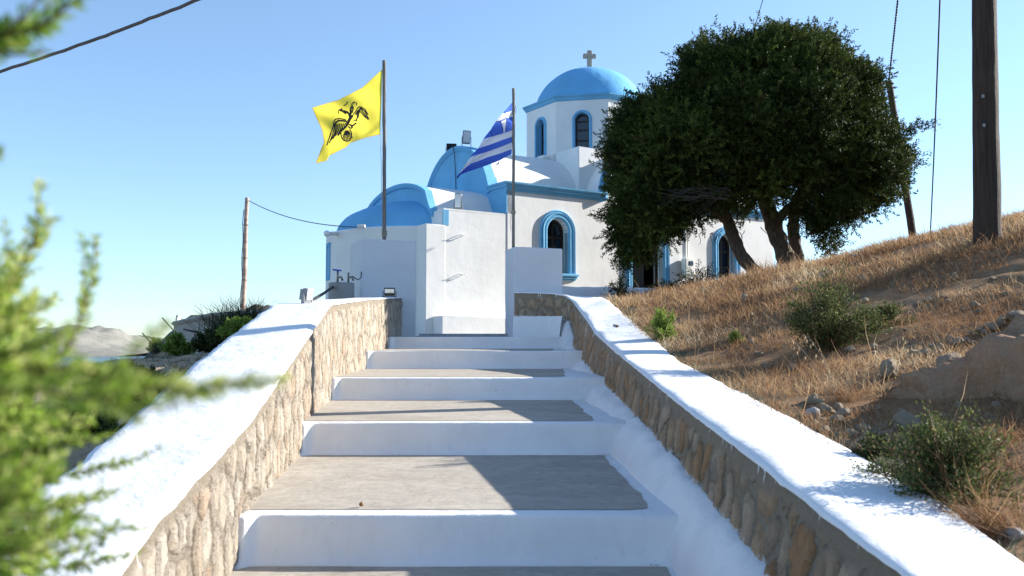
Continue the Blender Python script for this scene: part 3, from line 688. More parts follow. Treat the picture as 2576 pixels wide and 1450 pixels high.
# windows and door in the south wall
tp = [(0, .12), (0, -.03), (.02, -.05), (.05, -.05), (.06, -.035), (.09, -.055), (.11, -.055), (.12, -.035), (.15, -.045), (.165, -.02), (.17, .005)]
for key, (x0, x1, zb, zt) in OPEN.items():
    isdoor = key == 'door'; r_ = (x1-x0)/2; c = (x0+x1)/2
    path = [(x0, zb), (x0, zt-r_)]+arc(c, zt-r_, r_, math.pi, 0, 24)[1:-1]+[(x1, zt-r_), (x1, zb)]
    f = MB(); f.sweep(path, tp, south)
    wf = f.build('door_surround' if isdoor else 'window', M['blue'], church, angle=.7)
    if not isdoor:
        s_ = MB(); s_.box((c, -.03, zb-.03), (x1-x0+.40, .14, .05), bev=.01); s_.box((c, -.02, zb-.08), (x1-x0+.36, .10, .05), bev=.01); s_.box((c, -.01, zb-.12), (x1-x0+.33, .06, .03), bev=.008)
        s_.build('sill', M['blue'], wf, angle=.35)
    q = MB(); e = .05
    if isdoor:
        q.prism(archhole(x0+.002, x1-.002, zb, zt-.002), south, .16, .20, holes=[[(x0+.47, zb+.05), (x0+.47, zt-.55), (x1-.05, zt-.55), (x1-.05, zb+.05)]])
        for zz in (.35, 1.05): q.box((x0+.24, .155, zz+.28), (.26, .02, .5), bev=.008)
        dr_ = q.build('door', M['wood_dark'], wf); q = MB(); q.box((x0+.42, .14, 1.15), (.02, .04, .12), bev=.004); q.build('handle', M['tap'], dr_)
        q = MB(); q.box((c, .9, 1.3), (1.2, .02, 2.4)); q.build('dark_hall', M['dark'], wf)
    else:
        zs_ = zt-r_-.12
        q.prism(archhole(x0+.002, x1-.002, zb, zt-.002), south, .15, .20, holes=[archhole(x0+e, x1-e, zs_+.04, zt-e)[::-1]]+[[(a_, z0_), (a_, z1_), (b2, z1_), (b2, z0_)] for a_, b2 in ((x0+e, c-.022), (c+.022, x1-e)) for z0_, z1_ in ((zb+.06, zb+.33), (zb+.37, zs_-.01))])
        q.box((c, .165, zs_+.18), (.03, .03, .30))
        q.build('window_frame', M['wood_dark'], wf)
        q = MB(); q.prism(archhole(x0+.03, x1-.03, zb+.03, zt-.03), south, .18, .185); q.build('pane', M['glass'], wf)
# loose cable on the blue gable and pipe down the facade
cb = MB(); cb.tube([(-.12, W2-.02, 4.2), (-.06, W2, 4.0), (-.05, W2-.02, 3.6), (-.05, W2-.05, 3.2)], .008, 5); cb.build('gable_cable', M['wire'], church)
cb = MB(); cb.tube([(4.62, -.02, 1.9), (4.62, -.02, 3.0)], .012, 6); cb.build('conduit', M['meter'], church)
# electricity meter box
mt = empty('meter_box', church.matrix_world @ Vector((0, 0, 0)), 0)
bpy.context.view_layer.update()
def ch(p): return Matrix.Translation(CO) @ Matrix.Rotation(CR, 4, 'Z') @ Vector(p)
mt.location = ch((4.55, -.01, 1.58)); mt.rotation_euler = (0, 0, CR); tag(mt, 'off-white electricity meter box fixed to the church wall beside the door', 'meter box')
b_ = MB(); b_.box((0, -.08, .15), (.26, .15, .36), bev=.02); b_.build('case', M['meter'], mt, angle=.35)
b_ = MB(); b_.box((.03, -.16, .23), (.11, .012, .09), bev=.003); b_.build('display', M['glass'], mt)
# hooks
for i, zz in enumerate((2.05, 1.33)):
    h_ = MB()
    for dx in (-.05, .05):
        h_.tube([(dx, .03, 0), (dx, -.05, 0), (dx, -.07, .01), (dx, -.075, .02)], .007, 6)
    h_.tube([(-.06, -.05, .0), (.08, -.05, .005)], .006, 6)
    o = h_.build('wall_hook', M['white'], smooth=True); o.location = ch((-1.02, -.0, zz)); o.rotation_euler = (0, 0, CR)
    tag(o, 'upper white metal hook rail on the church wall behind the gate' if i == 0 else 'lower white metal hook rail on the church wall behind the gate', 'hook', 'hook rails on the wall')
# ------------------------------------------------------------------ floodlights
def flood(loc, rz, tilt, w_, h_, label, body='lamp_body', led=False, post=.10, back=False):
    r = empty('floodlight', loc, rz, label, 'floodlight', 'floodlights around the church')
    R = Matrix.Translation((0, 0, post+h_/2)) @ Matrix.Rotation(tilt, 4, 'X')
    def bx(c, d, bev, nm, mt_, par):
        q = MB(); q.box(c, d, bev=bev); o = q.build(nm, M[mt_], par, angle=.35); o.matrix_local = R if par == r else Matrix.Identity(4); return o
    hb = bx((0, 0, 0), (w_, .05, h_), .012, 'housing', body, r)
    bx((0, -.029, .01), (w_*.84, .006, h_*(.82 if not led else .5)), .002, 'glass', 'lamp_glass', hb)
    if led: 
        q = MB()
        for i in range(4):
            for j in range(2): q.box((-w_*.15+w_*.1*i, -.034, -.005+j*.03), (w_*.05, .004, .014))
        q.build('led_array', M['led'], hb)
    q = MB()
    for i in range(7): q.box((-w_*.4+w_*.8*i/6, .035, 0), (.006, .03, h_*.8))
    q.build('cooling_fins', M[body], hb)
    q = MB()
    for s_ in (-1, 1): q.box((s_*(w_/2+.012), 0, (post+h_/2)/2), (.008, .03, post+h_/2+.02))
    q.box((0, 0, .006), (w_+.03, .04, .008)); q.build('bracket', M[body], r)
    return r
flood(ch((.10, W2+.42, 4.12)), CR+math.pi-.5, .1, .22, .18, 'black floodlight seen from behind on top of the blue gable arch', post=.04)
flood(ch((.12, W2-.18, 4.13)), CR-math.radians(15), .35, .17, .28, 'tilted floodlight with a bright glass face on top of the blue gable arch', 'lamp_grey', post=.09)
flood(ch((-1.0, .14, 2.50)), CR-math.radians(70)+.6, .05, .13, .30, 'upright narrow floodlight on the parapet above the chancel wall', 'lamp_grey', post=.05)
pz = at(980, 742, 11.2); flood((pz.x, 11.2, ltop(11.2)+.01), .05, .1, .135, .10, 'small square black floodlight at the pillar end of the left wall', led=True, post=.015)
pz = at(763, 768, 7.75); flood((-1.74, 7.75, ltop(7.75)), math.radians(62), .15, .08, .115, 'small weathered floodlight seen edge-on where the left wall top starts to slope', 'lamp_grey', post=.01)
flood(tuple(at(449, 812, 29.6)), math.radians(60), .25, .16, .20, 'distant little floodlight on the grey low building', 'lamp_grey', post=.05)
# round lamp on the apse
lp = at(822, 588, 17.0); r = empty('wall_lamp', lp, 0, 'round white lamp at the left edge of the apse roof', 'lamp')
q = MB(); V, Fc = sph((0, 0, 0), .06); q.add(V, Fc); q.build('bulb', M['lamp_glass'], r, smooth=True)
q = MB(); q.tube([(.03, .03, 0), (.1, .12, .02), (.22, .25, .02)], .035, 8); q.build('socket', M['meter'], r, smooth=True)
# ------------------------------------------------------------------ flag poles and flags
fp1 = at(967, 597, 12.95); top1 = at(966.5, 153, 12.95)
def flagpole(b0, t0, r0, label, wood):
    e_ = empty('flagpole', b0, 0, label, 'flagpole'); q = MB(); b0 = Vector(b0); n_ = 24
    pts = [Vector((0, 0, -.25))]+[(t0-b0)*(i/n_)+Vector((.004*noise.noise(Vector((i*.4, r0, 1))), .004*noise.noise(Vector((i*.4, r0, 6))), 0)) for i in range(1, n_+1)]
    q.tube(pts, r0, 10, nz=.12); q.build('pole', wood, e_, smooth=True)
    return e_
f1 = flagpole(fp1, top1, .027, 'thick grey wooden pole on the taller pillar flying the yellow flag', M['pole_wood'])
q = MB()
for i in range(4): q.tube([(.034*math.cos(t_), .034*math.sin(t_), .02+.022*i) for t_ in np.linspace(0, 6.28, 14)], .008, 5, cap=False)
q.build('rope_lashing', M['rope'], f1, smooth=True)
fp2 = at(1291.5, 617, 12.5); top2 = at(1292, 223, 12.5)
f2 = flagpole(fp2, top2, .021, 'thinner weathered pole on the lower pillar flying the blue and white flag', M['pole_wood'])
q = MB()
for i in range(3): q.tube([(.027*math.cos(t_), .027*math.sin(t_), .44+.014*i) for t_ in np.linspace(0, 6.28, 14)], .007, 5, cap=False)
q.tube([(-.03, -.01, .44), (-.045, -.01, .3), (-.035, -.01, .22), (-.03, -.01, .2)], .003, 4)
q.build('rope_lashing', M['rope'], f2, smooth=True)
q = MB(); q.tube([(.02, 0, 1.97), (.045, 0, 1.9), (.03, 0, 1.84)], .004, 4); q.build('cleat', M['rope'], f2)
q = MB(); 
p0 = at(957, 338, 12.9)-fp1; p1_ = at(961, 590, 12.9)-fp1
q.tube([p0, p0.lerp(p1_, .3)+Vector((.004, 0, 0)), p0.lerp(p1_, .6)+Vector((.003, 0, 0)), p1_], .0035, 4); q.build('halyard', M['rope'], f1)
def z1(x, y): return ((1200+x*.41386)*.62891, (150+y*.41379)*.62891)      # zoom crop -> photo at 2576 wide
def z2(x, y): return ((1700+x*.41379)*.62891, (300+y*.41379)*.62891)
def pathpt(P, t_):
    L = [0]
    for a, b_ in zip(P, P[1:]): L.append(L[-1]+math.hypot(b_[0]-a[0], b_[1]-a[1]))
    s = t_*L[-1]; return (float(np.interp(s, L, [p[0] for p in P])), float(np.interp(s, L, [p[1] for p in P])))
def flagmesh(top, bot, hoist, fly, nu, nv, conv, Y, wave, paint, mats, root, name='cloth'):
    V = []; Q = []
    for i in range(nu+1):
        s = i/nu; t0 = pathpt(top, s); b0 = pathpt(bot, s)
        for j in range(nv+1):
            t_ = j/nv; h0 = pathpt(hoist, t_); f0 = pathpt(fly, t_)
            c = [(1-t_)*t0[k]+t_*b0[k]+(1-s)*h0[k]+s*f0[k]-((1-s)*(1-t_)*top[0][k]+s*(1-t_)*top[-1][k]+(1-s)*t_*bot[0][k]+s*t_*bot[-1][k]) for k in (0, 1)]
            Q.append(c); d = wave(s, t_); V.append(at(*conv(*c), Y+d)-root.location)
    n = nv+1; Fc = []; mi = []
    for i in range(nu):
        for j in range(nv):
            ids = (i*n+j, (i+1)*n+j, (i+1)*n+j+1, i*n+j+1); Fc.append(ids)
            mi.append(paint((Q[ids[0]][0]+Q[ids[2]][0])/2, (Q[ids[0]][1]+Q[ids[2]][1])/2, (i+.5)/nu, (j+.5)/nv))
    o = mk(name, V, Fc, parent=root, smooth=True, mats=mats, midx=mi)
    return o
def inpoly(x, y, P):
    c = False; j = len(P)-1
    for i in range(len(P)):
        if (P[i][1] > y) != (P[j][1] > y) and x < (P[j][0]-P[i][0])*(y-P[i][1])/(P[j][1]-P[i][1])+P[i][0]: c = not c
        j = i
    return c
def segd(x, y, a, b_):
    dx, dy = b_[0]-a[0], b_[1]-a[1]; t_ = max(0, min(1, ((x-a[0])*dx+(y-a[1])*dy)/(dx*dx+dy*dy+1e-9)))
    return math.hypot(x-a[0]-t_*dx, y-a[1]-t_*dy)
STR = []   # eagle strokes: (points, half width)
def stroke(w_, *p): STR.append((p, w_*1.1))
stroke(5, (322, 850), (328, 815), (345, 792), (380, 783), (440, 797)); stroke(8, (330, 860), (345, 825), (375, 803), (445, 812))
for a, b2, c_2 in [((325, 850), (295, 930), (260, 1040)), ((338, 850), (315, 940), (283, 1020)), ((352, 845), (335, 930), (305, 990)), ((368, 840), (355, 900), (322, 975)), ((385, 838), (372, 895), (345, 950)), ((402, 838), (390, 890), (365, 940)), ((420, 835), (408, 880), (385, 922)), ((438, 830), (428, 868), (404, 905)), ((452, 825), (446, 855), (424, 885))]:
    stroke(5.2, a, b2, c_2)
stroke(5, (262, 1035), (278, 985), (300, 930))
stroke(13, (480, 745), (488, 775), (468, 815)); stroke(10, (505, 760), (480, 800), (455, 850)); stroke(7, (460, 840), (440, 870), (400, 905), (370, 945))
stroke(9, (478, 745), (455, 722), (425, 712)); stroke(8, (440, 735), (410, 712), (390, 705)); stroke(4, (405, 690), (380, 700), (370, 715), (375, 735)); stroke(4, (400, 692), (410, 705))
stroke(9, (490, 740), (488, 705), (495, 675)); stroke(7, (505, 725), (512, 690), (508, 665)); stroke(4, (495, 660), (508, 632), (528, 626), (546, 636), (545, 655)); stroke(3.5, (512, 650), (525, 635)); stroke(4.5, (425, 660), (450, 645), (458, 625))
stroke(5, (515, 745), (540, 715), (555, 685), (575, 672)); stroke(8, (540, 745), (560, 712), (585, 690)); stroke(8, (560, 770), (565, 735), (575, 715)); stroke(6, (545, 800), (555, 770), (556, 750))
for a, b2, c_2 in [((580, 678), (625, 715), (665, 792)), ((590, 700), (625, 745), (652, 790)), ((585, 720), (612, 750), (632, 775)), ((590, 672), (630, 700), (655, 745))]: stroke(5.2, a, b2, c_2)
stroke(7, (480, 845), (510, 855), (540, 830)); stroke(6, (505, 870), (495, 855)); stroke(5, (520, 800), (548, 805)); stroke(6, (470, 865), (490, 880), (505, 872))
for k in range(7):
    a = (440+k*4, 905); ang_ = math.radians(118-k*13); e_ = (450+math.cos(ang_)*95*.75, 905+math.sin(ang_)*100); stroke(4.6, a, ((a[0]+e_[0])/2+(k-3)*3, (a[1]+e_[1])/2), e_)
stroke(5, (395, 930), (400, 965), (420, 995), (450, 1005), (480, 998), (498, 965), (500, 920), (480, 895))
def eagle(x, y, s, t_):
    if s > .985 or t_ < .012 or t_ > .988: return 2
    if 250 < x < 680 and 615 < y < 1050:
        for P_, w_ in STR:
            for a, b2 in zip(P_, P_[1:]):
                if segd(x, y, a, b2) < w_: return 1
    return 0
r1 = empty('yellow_flag', at(*z1(795, 320), 12.95), 0, 'yellow flag with a black double-headed eagle blowing left from its pole', 'flag')
flagmesh([(795, 310), (700, 395), (600, 487), (470, 555), (370, 605), (250, 640), (118, 680)], [(775, 940), (640, 970), (490, 1020), (450, 1060), (285, 1145), (255, 1195), (152, 1220)],
         [(795, 310), (788, 600), (775, 940)], [(118, 680), (150, 760), (215, 900), (232, 1010), (200, 1090), (152, 1220)], 230, 200, z1, 12.95,
         lambda s, t_: s*.22+.05*s*math.sin(6.0*(s*1.0-t_*.9)+.8)+.028*math.sin(13*(s+t_*.8)+1)*min(1, s*3)*(1-.3*t_), eagle, [M['fl_yellow'], M['fl_black'], M['fl_orange']], r1)
W = [[(850, 345), (850, 405), (800, 415), (690, 452), (668, 470), (700, 430), (745, 372), (770, 375), (775, 368)], [(733, 450), (790, 425), (788, 480), (775, 545), (760, 565), (755, 510)],
     [(850, 532), (850, 595), (760, 625), (640, 672), (500, 715), (568, 620), (640, 600), (760, 565)], [(850, 650), (845, 715), (740, 755), (600, 800), (445, 858), (385, 905), (330, 960), (400, 840), (450, 790), (600, 745), (740, 695)]]
seams = [((635, 540), (650, 595)), ((770, 345), (775, 372)), ((733, 450), (757, 560)), ((790, 425), (776, 545)), ((690, 452), (733, 450))]
def greek(x, y, s, t_):
    for a, b2 in seams:
        if segd(x, y, a, b2) < 3: return 2
    if s > .98: return 2
    for P_ in W:
        if inpoly(x, y, P_): return 1
    return 0
r2 = empty('striped_flag', at(*z2(845, 280), 12.5), 0, 'blue and white striped flag with a white cross hanging from the thinner pole', 'flag')
flagmesh([(845, 268), (810, 305), (775, 345), (690, 440), (635, 530), (570, 610), (520, 700), (440, 790), (370, 900), (305, 990)], [(838, 765), (790, 790), (722, 828), (560, 890), (420, 935), (345, 965), (315, 1003)],
         [(845, 268), (844, 520), (838, 765)], [(305, 990), (306, 997), (315, 1003)], 160, 160, z2, 12.5,
         lambda s, t_: s*.25+.07*math.sin(9*s+5*t_)*min(1, s*3)+.03*math.sin(18*(s*.6+t_)), greek, [M['fl_blue'], M['fl_white'], M['fl_navy']], r2)
q = MB(); a0_ = [(690, 868), (720, 828), (715, 860), (690, 876), (672, 852)]
V = [at(*z2(*p_), 12.58+.02*i)-r2.location for i, p_ in enumerate(a0_)]; q.add([v[:] for v in V], [(0, 1, 2, 3), (0, 3, 4)]); q.build('corner_fold', M['fl_blue'], r2, fixn=False)
# ------------------------------------------------------------------ poles and wires
def catenary(a, b_, sag, n=24): return [a.lerp(b_, i/n)-Vector((0, 0, sag*4*(i/n)*(1-i/n))) for i in range(n+1)]
pb = Vector((4.37, 8.37, ground_right(4.37, 8.37)-.3))
e_ = empty('utility_pole', pb+Vector((0, 0, .3)), 0, 'thick dark creosoted utility pole rising at the right edge of the hill', 'utility pole')
q = MB(); tp_ = at(2474, -60, 8.37)-pb-Vector((0, 0, .3)); tp_ = tp_*1.9
q.tube([Vector((0, 0, -.3)).lerp(tp_, i/30) for i in range(31)], [.122-.0011*i for i in range(31)], 20, nz=.05); q.build('pole', M['tele_wood'], e_, smooth=True)
for s_ in (1.35, 1.08):
    q = MB(); q.box((-.05, -.118, s_), (.02, .012, .03)); q.build('nail_plate', M['lamp_grey'], e_)
e_.location.x = 4.37
b0 = at(2302, 632, 19.0); t0 = at(2236, 205, 19.0)
e_ = empty('leaning_pole', b0, 0, 'slim dark pole leaning left behind the big juniper tree', 'pole')
q = MB(); q.tube([(0, 0, -.5)]+[(t0-b0)*(i/16) for i in range(17)], [.085]*2+[.08-.001*i for i in range(16)], 12, nz=.1); q.build('pole', M['tele_wood'], e_, smooth=True)
q = MB(); q.tube([(t0-b0)*.985+Vector((.085*math.cos(a_), .085*math.sin(a_), 0)) for a_ in np.linspace(0, 6.28, 12)], .012, 5, cap=False); q.build('wire_band', M['wire'], e_)
def wire(name, pts, r_, label, mat='wire', cat='wire'):
    q = MB(); q.tube(pts, r_, 6); o = q.build(name, M[mat], smooth=True); tag(o, label, cat); return o
t1 = at(2262, -30, 17.0)
def twisted(a, b_, n, r_, turns, rr):
    q = MB()
    for ph in (0, math.pi):
        q.tube([a.lerp(b_, i/n)+Vector((rr*math.cos(turns*i/n*6.283+ph), rr*math.sin(turns*i/n*6.283+ph), 0))-Vector((0, 0, 0)) for i in range(n+1)], r_, 5)
    return q
tw = twisted(t0, t1+(t1-t0)*1.5, 300, .011, 46, .011); tag(tw.build('twisted_cable', M['wire'], smooth=True), 'twisted black cable going up from the slim leaning pole', 'cable')
wire('guy_wire', catenary(at(2339, 615, 18), at(2366, -40, 13), .12), .012, 'dark guy wire running straight up between the leaning pole and utility pole')
wire('thin_wire', catenary(at(1895, 80, 17), at(1925, -20, 15), .0, 4), .007, 'thin wire rising out of the top of the juniper crown')
a, b_ = at(-300, 262, 6.5), at(720, -95, 5.0)
pts = catenary(a, b_, .07, 60)
pts = [p_+Vector((0, 0, .006*noise.noise(Vector((i*.5, 0, 0))))) for i, p_ in enumerate(pts)]
wire('overhead_cable', pts, .010, 'thick grey overhead cable crossing the upper left sky', 'cable', 'cable')
b0 = at(611, 775, 24); t0 = at(622, 498, 24)
e_ = empty('thin_pole', b0, 0, 'thin rusty white pole standing among grass left of the church', 'pole')
q = MB(); q.tube([(0, 0, -1.6)]+[(t0-b0)*(i/18)+Vector((.010*math.sin(i*.35), 0, 0)) for i in range(19)], [.062]*12+[.055]*8, 10, nz=.1); q.build('pole', M['rust'], e_, smooth=True)
q = MB(); q.tube([(t0-b0)*(i/18)+Vector((.010*math.sin(i*.35)-.065-.012*math.sin(i), -.03, 0)) for i in range(17)], .010, 5)
for f_ in (.25, .45, .75): q.tube([(t0-b0)*f_+Vector((.010*math.sin(18*f_*.35)+.066*math.cos(a_), .066*math.sin(a_), 0)) for a_ in np.linspace(0, 6.28, 10)], .008, 4, cap=False)
q.build('pole_cable', M['wire'], e_)
wire('span_wire', catenary(t0+Vector((.05, 0, -.08)), at(905, 572, 16.4), .16), .010, 'thin sagging wire from the rusty pole to the apse roof')
q = MB(); q.box((0, 0, .03), (.14, .1, .06), bev=.01); o = q.build('junction_box', M['meter'], angle=.35); o.location = at(909, 574, 16.2); tag(o, 'small white junction box where the wire meets the apse roof', 'junction box')
# ------------------------------------------------------------------ tap pedestal and hose
c = at(859, 745, 12.3); zt = at(859, 712, 12.3).z
e_ = empty('tap_pedestal', (c.x, c.y, 0), 0, 'round grey pedestal with two water taps behind the left wall', 'pedestal')
q = MB(); q.tube([(0, 0, -.2), (0, 0, zt-.01), (0, 0, zt)], [.175, .172, .162], 28); q.build('column', M['concrete'], e_, angle=.35)
for dx, hgt, nm, col_ in ((-.055, .16, 'tap', 'blueplastic'), (.09, .14, 'tap', 'wire')):
    q = MB(); q.tube([(dx, 0, zt), (dx, 0, zt+hgt)], .014, 8); q.tube([(dx, 0, zt+.07), (dx+.05, -.01, zt+.08), (dx+.07, -.01, zt+.03)], .015, 8)
    tpp = q.build('tap', M['tap'], e_, smooth=True)
    q = MB(); q.box((dx-.01, 0, zt+hgt+.012), (.12, .03, .02), rz=.2, bev=.006, ry=.1) if col_ == 'blueplastic' else q.tube([(dx+.05, 0, zt+.09), (dx+.13, 0, zt+.04), (dx+.17, 0, zt+.07), (dx+.175, 0, zt+.15)], .008, 6)
    q.build('tap_handle', M[col_], tpp)
wire('water_hose', [at(838, 722, 12.2), at(815, 738, 11.4), at(785, 756, 10.2), at(752, 772, 9.3), at(700, 800, 9)], .018, 'straight black water hose sloping down from the tap pedestal', 'wire', 'hose')
# low building on the left
bl = empty('low_building', at(560, 840, 26), 0, 'low grey flat-topped building beyond the shrubs on the left', 'building')
pa = [at(437, 812, 30), at(530, 792, 22.8), at(700, 781, 20.0), at(790, 777, 19.2)]
V = []
for p_ in pa: V += [Vector((p_.x, p_.y, -2))-bl.location, p_-bl.location, p_+Vector((1.5, 6, 0))-bl.location, Vector((p_.x+1.5, p_.y+6, -2))-bl.location]
q = MB(); q.add([v[:] for v in V], [(i*4+j, i*4+j+1, (i+1)*4+j+1, (i+1)*4+j) for i in range(3) for j in range(3)]+[(0, 1, 2, 3), (12, 13, 14, 15)]); q.build('wall', plaster('grey_building_plaster', (.30, .29, .27), stain=.05), bl)
q = MB()
for p_, p2_ in zip(pa, pa[1:]):
    q.tube([p_-bl.location+Vector((0, -.05, -.03)), p2_-bl.location+Vector((0, -.05, -.03))], .07, 4)
q.build('parapet', M['concrete'], bl)
wire('iron_rod', [at(408, 800, 22), at(437, 832, 22)], .015, 'thin rusty iron rod sticking up beside the low building', 'wire', 'rod')
wire('iron_rod', [at(358, 838, 22), at(378, 862, 22)], .014, 'short dark iron rod standing left of the round green bush', 'wire', 'rod')
wire('black_pipe', [at(463, 829, 24.5), at(495, 836, 24.2)], .03, 'short black pipe lying against the low grey building', 'wire', 'pipe')
# ------------------------------------------------------------------ big juniper tree
OUT = [(1530, 470), (1522, 400), (1532, 340), (1560, 262), (1600, 240), (1642, 205), (1690, 190), (1705, 130), (1745, 95), (1800, 90), (1850, 78), (1905, 72), (1935, 50), (1990, 48), (2060, 68), (2110, 95), (2150, 135), (2190, 165), (2212, 200), (2212, 255), (2226, 300), (2256, 345), (2266, 380), (2278, 440), (2262, 492), (2215, 512), (2160, 545), (2125, 565), (2112, 600), (2060, 615), (2015, 580), (1990, 545), (1960, 525), (1915, 520), (1880, 535), (1830, 528), (1790, 540), (1745, 565), (1690, 598), (1640, 640), (1580, 665), (1548, 635), (1545, 600), (1540, 545), (1545, 520)]
OUT = [(x, y+(6 if y > 500 else max(0, 26*(1-y/320)))) for x, y in OUT]
TY = 15.7
def pdist(x, y): return min(segd(x, y, OUT[i], OUT[(i+1) % len(OUT)]) for i in range(len(OUT)))
tree = empty('juniper_tree', at(1975, 712, TY), 0, 'large dark round-crowned juniper tree leaning in front of the church', 'tree')
TL = tree.location
cl = []
rr = random.Random(3)
puffs = []; cc = at(1900, 360, TY)
def proj(p):
    d = p.y*math.cos(TH)+p.z*math.sin(TH); v = -p.y*math.sin(TH)+p.z*math.cos(TH); return 1288+F*p.x/d, 725-F*v/d
while len(puffs) < 205:
    x = rr.uniform(1520, 2290); y = rr.uniform(45, 670)
    if not inpoly(x, y, OUT): continue
    d = pdist(x, y)
    if d < 30: continue
    if d < 70 and noise.noise(Vector((x*.02, y*.02, 8))) > .22: continue
    T = 1.75*math.sqrt(max(0, 1-(1-min(d/300, 1))**2))*(.75 if x < 1650 else 1)
    u_ = rr.random()
    if 1800 < x < 2000 and y > 480: u_ = rr.uniform(.7, 1)
    dep = -T*rr.uniform(.8, 1.1) if u_ < .72 else T*rr.uniform(.6, 1)
    c_p = at(x, y, TY+dep)
    if any((c_p-q_[0]).length < .20 for q_ in puffs): continue
    puffs.append((c_p, rr.uniform(.20, .40), rr.random(), d))
for c_p, r_p, ton_p, d in puffs:
    oo = (c_p-cc); oo.z += .5; oo.normalize(); k_ = 0
    for k in range(26):
        dv = (Vector((rr.gauss(0, 1), rr.gauss(0, 1), rr.gauss(0, 1))).normalized()+oo*.75).normalized(); p_ = c_p+dv*r_p*rr.uniform(.75, 1.05)
        x, y = proj(p_)
        if (inpoly(x, y, OUT) and pdist(x, y) > 12) or rr.random() < .02:
            cl.append((p_, pdist(x, y), dv, ton_p)); k_ += 1
        if k_ > 13: break
for k in range(400):
    x = rr.uniform(1540, 2260); y = rr.uniform(70, 620)
    if not inpoly(x, y, OUT): continue
    d = pdist(x, y)
    if d < 30 or (noise.noise(Vector((x*.013, y*.013, 5))) < -.32): continue
    cl.append((at(x, y, TY+rr.uniform(-.9, .9)*min(d/150, 1)), d, Vector((0, 0, 1)), .1))
Ps, Ds, Rn = [], [], []
for (c, d, dv, ton) in cl:
    c = np.array(c); o_ = np.array(dv)*1.2+np.array([0.1, -.05, .30]); ton = min(1, max(0, ton+rr.gauss(0, .18)))
    small = 1.0 if d > 35 else .72
    for k in range(rr.randint(8, 12)):
        dr_ = unit(unit(o_)+RNG.normal(size=3)*.75); ln = rr.uniform(.15, .36)*small*(1.35 if rr.random() < .12 else 1); m_ = int(16+ln*90)
        s = np.linspace(.1, 1, m_)[:, None]
        p_ = c+RNG.normal(size=3)*.09+dr_*s*ln+RNG.normal(size=(m_, 3))*.020*(1.15-s)
        Ps.append(p_); Ds.append(dr_+RNG.normal(size=(m_, 3))*.85); Rn.append(np.clip(ton*.55+.25*s[:, 0]+RNG.random(m_)*.22, 0, .965))
        if rr.random() < .006: Rn[-1][:] = 1.0
# protruding sprays: at the left edge and the branch reaching right
def spray(pts, Y, n_sp, spread, size):
    for k in range(n_sp):
        t_ = rr.random(); x, y = pathpt(pts, t_); c = np.array(at(x+rr.gauss(0, spread), y+rr.gauss(0, spread), Y+rr.uniform(-.15, .15)))
        e2 = np.array(at(*pathpt(pts, min(t_+.1, 1)), Y))-np.array(at(*pathpt(pts, max(t_-.1, 0)), Y)); dr_ = unit(unit(e2)+RNG.normal(size=3)*.6); m_ = 16; s = np.linspace(0, 1, m_)[:, None]
        Ps.append(c+dr_*s*size+RNG.normal(size=(m_, 3))*.018); Ds.append(dr_+RNG.normal(size=(m_, 3))*.8); Rn.append(np.clip(RNG.random(m_)*.7+.1, 0, .9))
spray([(2240, 300), (2275, 330), (2300, 320), (2340, 312)], TY-.2, 60, 6, .14); spray([(2250, 340), (2280, 370), (2305, 400)], TY-.2, 55, 8, .14); spray([(1560, 540), (1530, 550), (1503, 543)], TY-.5, 40, 4, .13)
spray([(1560, 470), (1530, 468), (1515, 470)], TY-.5, 14, 3, .10); spray([(1580, 640), (1570, 670), (1560, 655)], TY-.5, 40, 8, .14); spray([(1560, 265), (1575, 255), (1590, 262)], TY-.4, 25, 7, .12); spray([(2255, 455), (2270, 480), (2215, 500)], TY-.2, 40, 8, .14); spray([(2050, 615), (2090, 625), (2125, 600)], TY-.2, 50, 10, .15); spray([(1700, 135), (1712, 125), (1730, 120)], TY-.4, 12, 5, .12)
P = np.concatenate(Ps)-np.array(TL); D = np.concatenate(Ds); R_ = np.concatenate(Rn)
bigmesh('crown', leaves(P, D, RNG.uniform(.03, .06, len(P)), RNG.uniform(.013, .021, len(P))), 4, M['tree'], tree, {'rnd': R_})
def limb(pts, Y0, rad, nm='trunk', seed=0):
    q = MB(); K = [at(x, y, Y0+dy)-TL for x, y, dy in pts]; n_ = (len(K)-1)*8; path = []; rs = []
    for i in range(n_+1):
        t_ = i/8; k = min(int(t_), len(K)-2); f_ = t_-k; p0 = K[max(k-1, 0)]; p1__ = K[k]; p2__ = K[k+1]; p3 = K[min(k+2, len(K)-1)]
        path.append(.5*((2*p1__)+(p2__-p0)*f_+(2*p0-5*p1__+4*p2__-p3)*f_*f_+(3*p1__-p0-3*p2__+p3)*f_**3)); rs.append(float(np.interp(t_, range(len(rad)), rad)))
    q.tube(path, rs, 18, nz=.38); return q
limb([(1990, 735, 0), (1985, 690, 0), (1972, 640, 0), (1945, 570, 0), (1925, 500, .05), (1905, 430, .1), (1890, 330, .1)], TY-.1, [.24, .17, .145, .135, .12, .10, .06]).build('trunk', M['bark'], tree, smooth=True)
limb([(1965, 735, 0), (1925, 703, -.05), (1872, 655, -.1), (1842, 590, -.1), (1820, 530, -.1), (1785, 460, 0), (1740, 380, 0)], TY-.15, [.18, .12, .105, .10, .09, .075, .04]).build('trunk', M['bark'], tree, smooth=True)
limb([(2010, 735, .3), (2012, 690, .3), (2005, 640, .3), (1995, 570, .3), (2010, 490, .3), (2060, 400, .3)], TY+.1, [.16, .12, .10, .10, .08, .04]).build('trunk', M['bark'], tree, smooth=True)
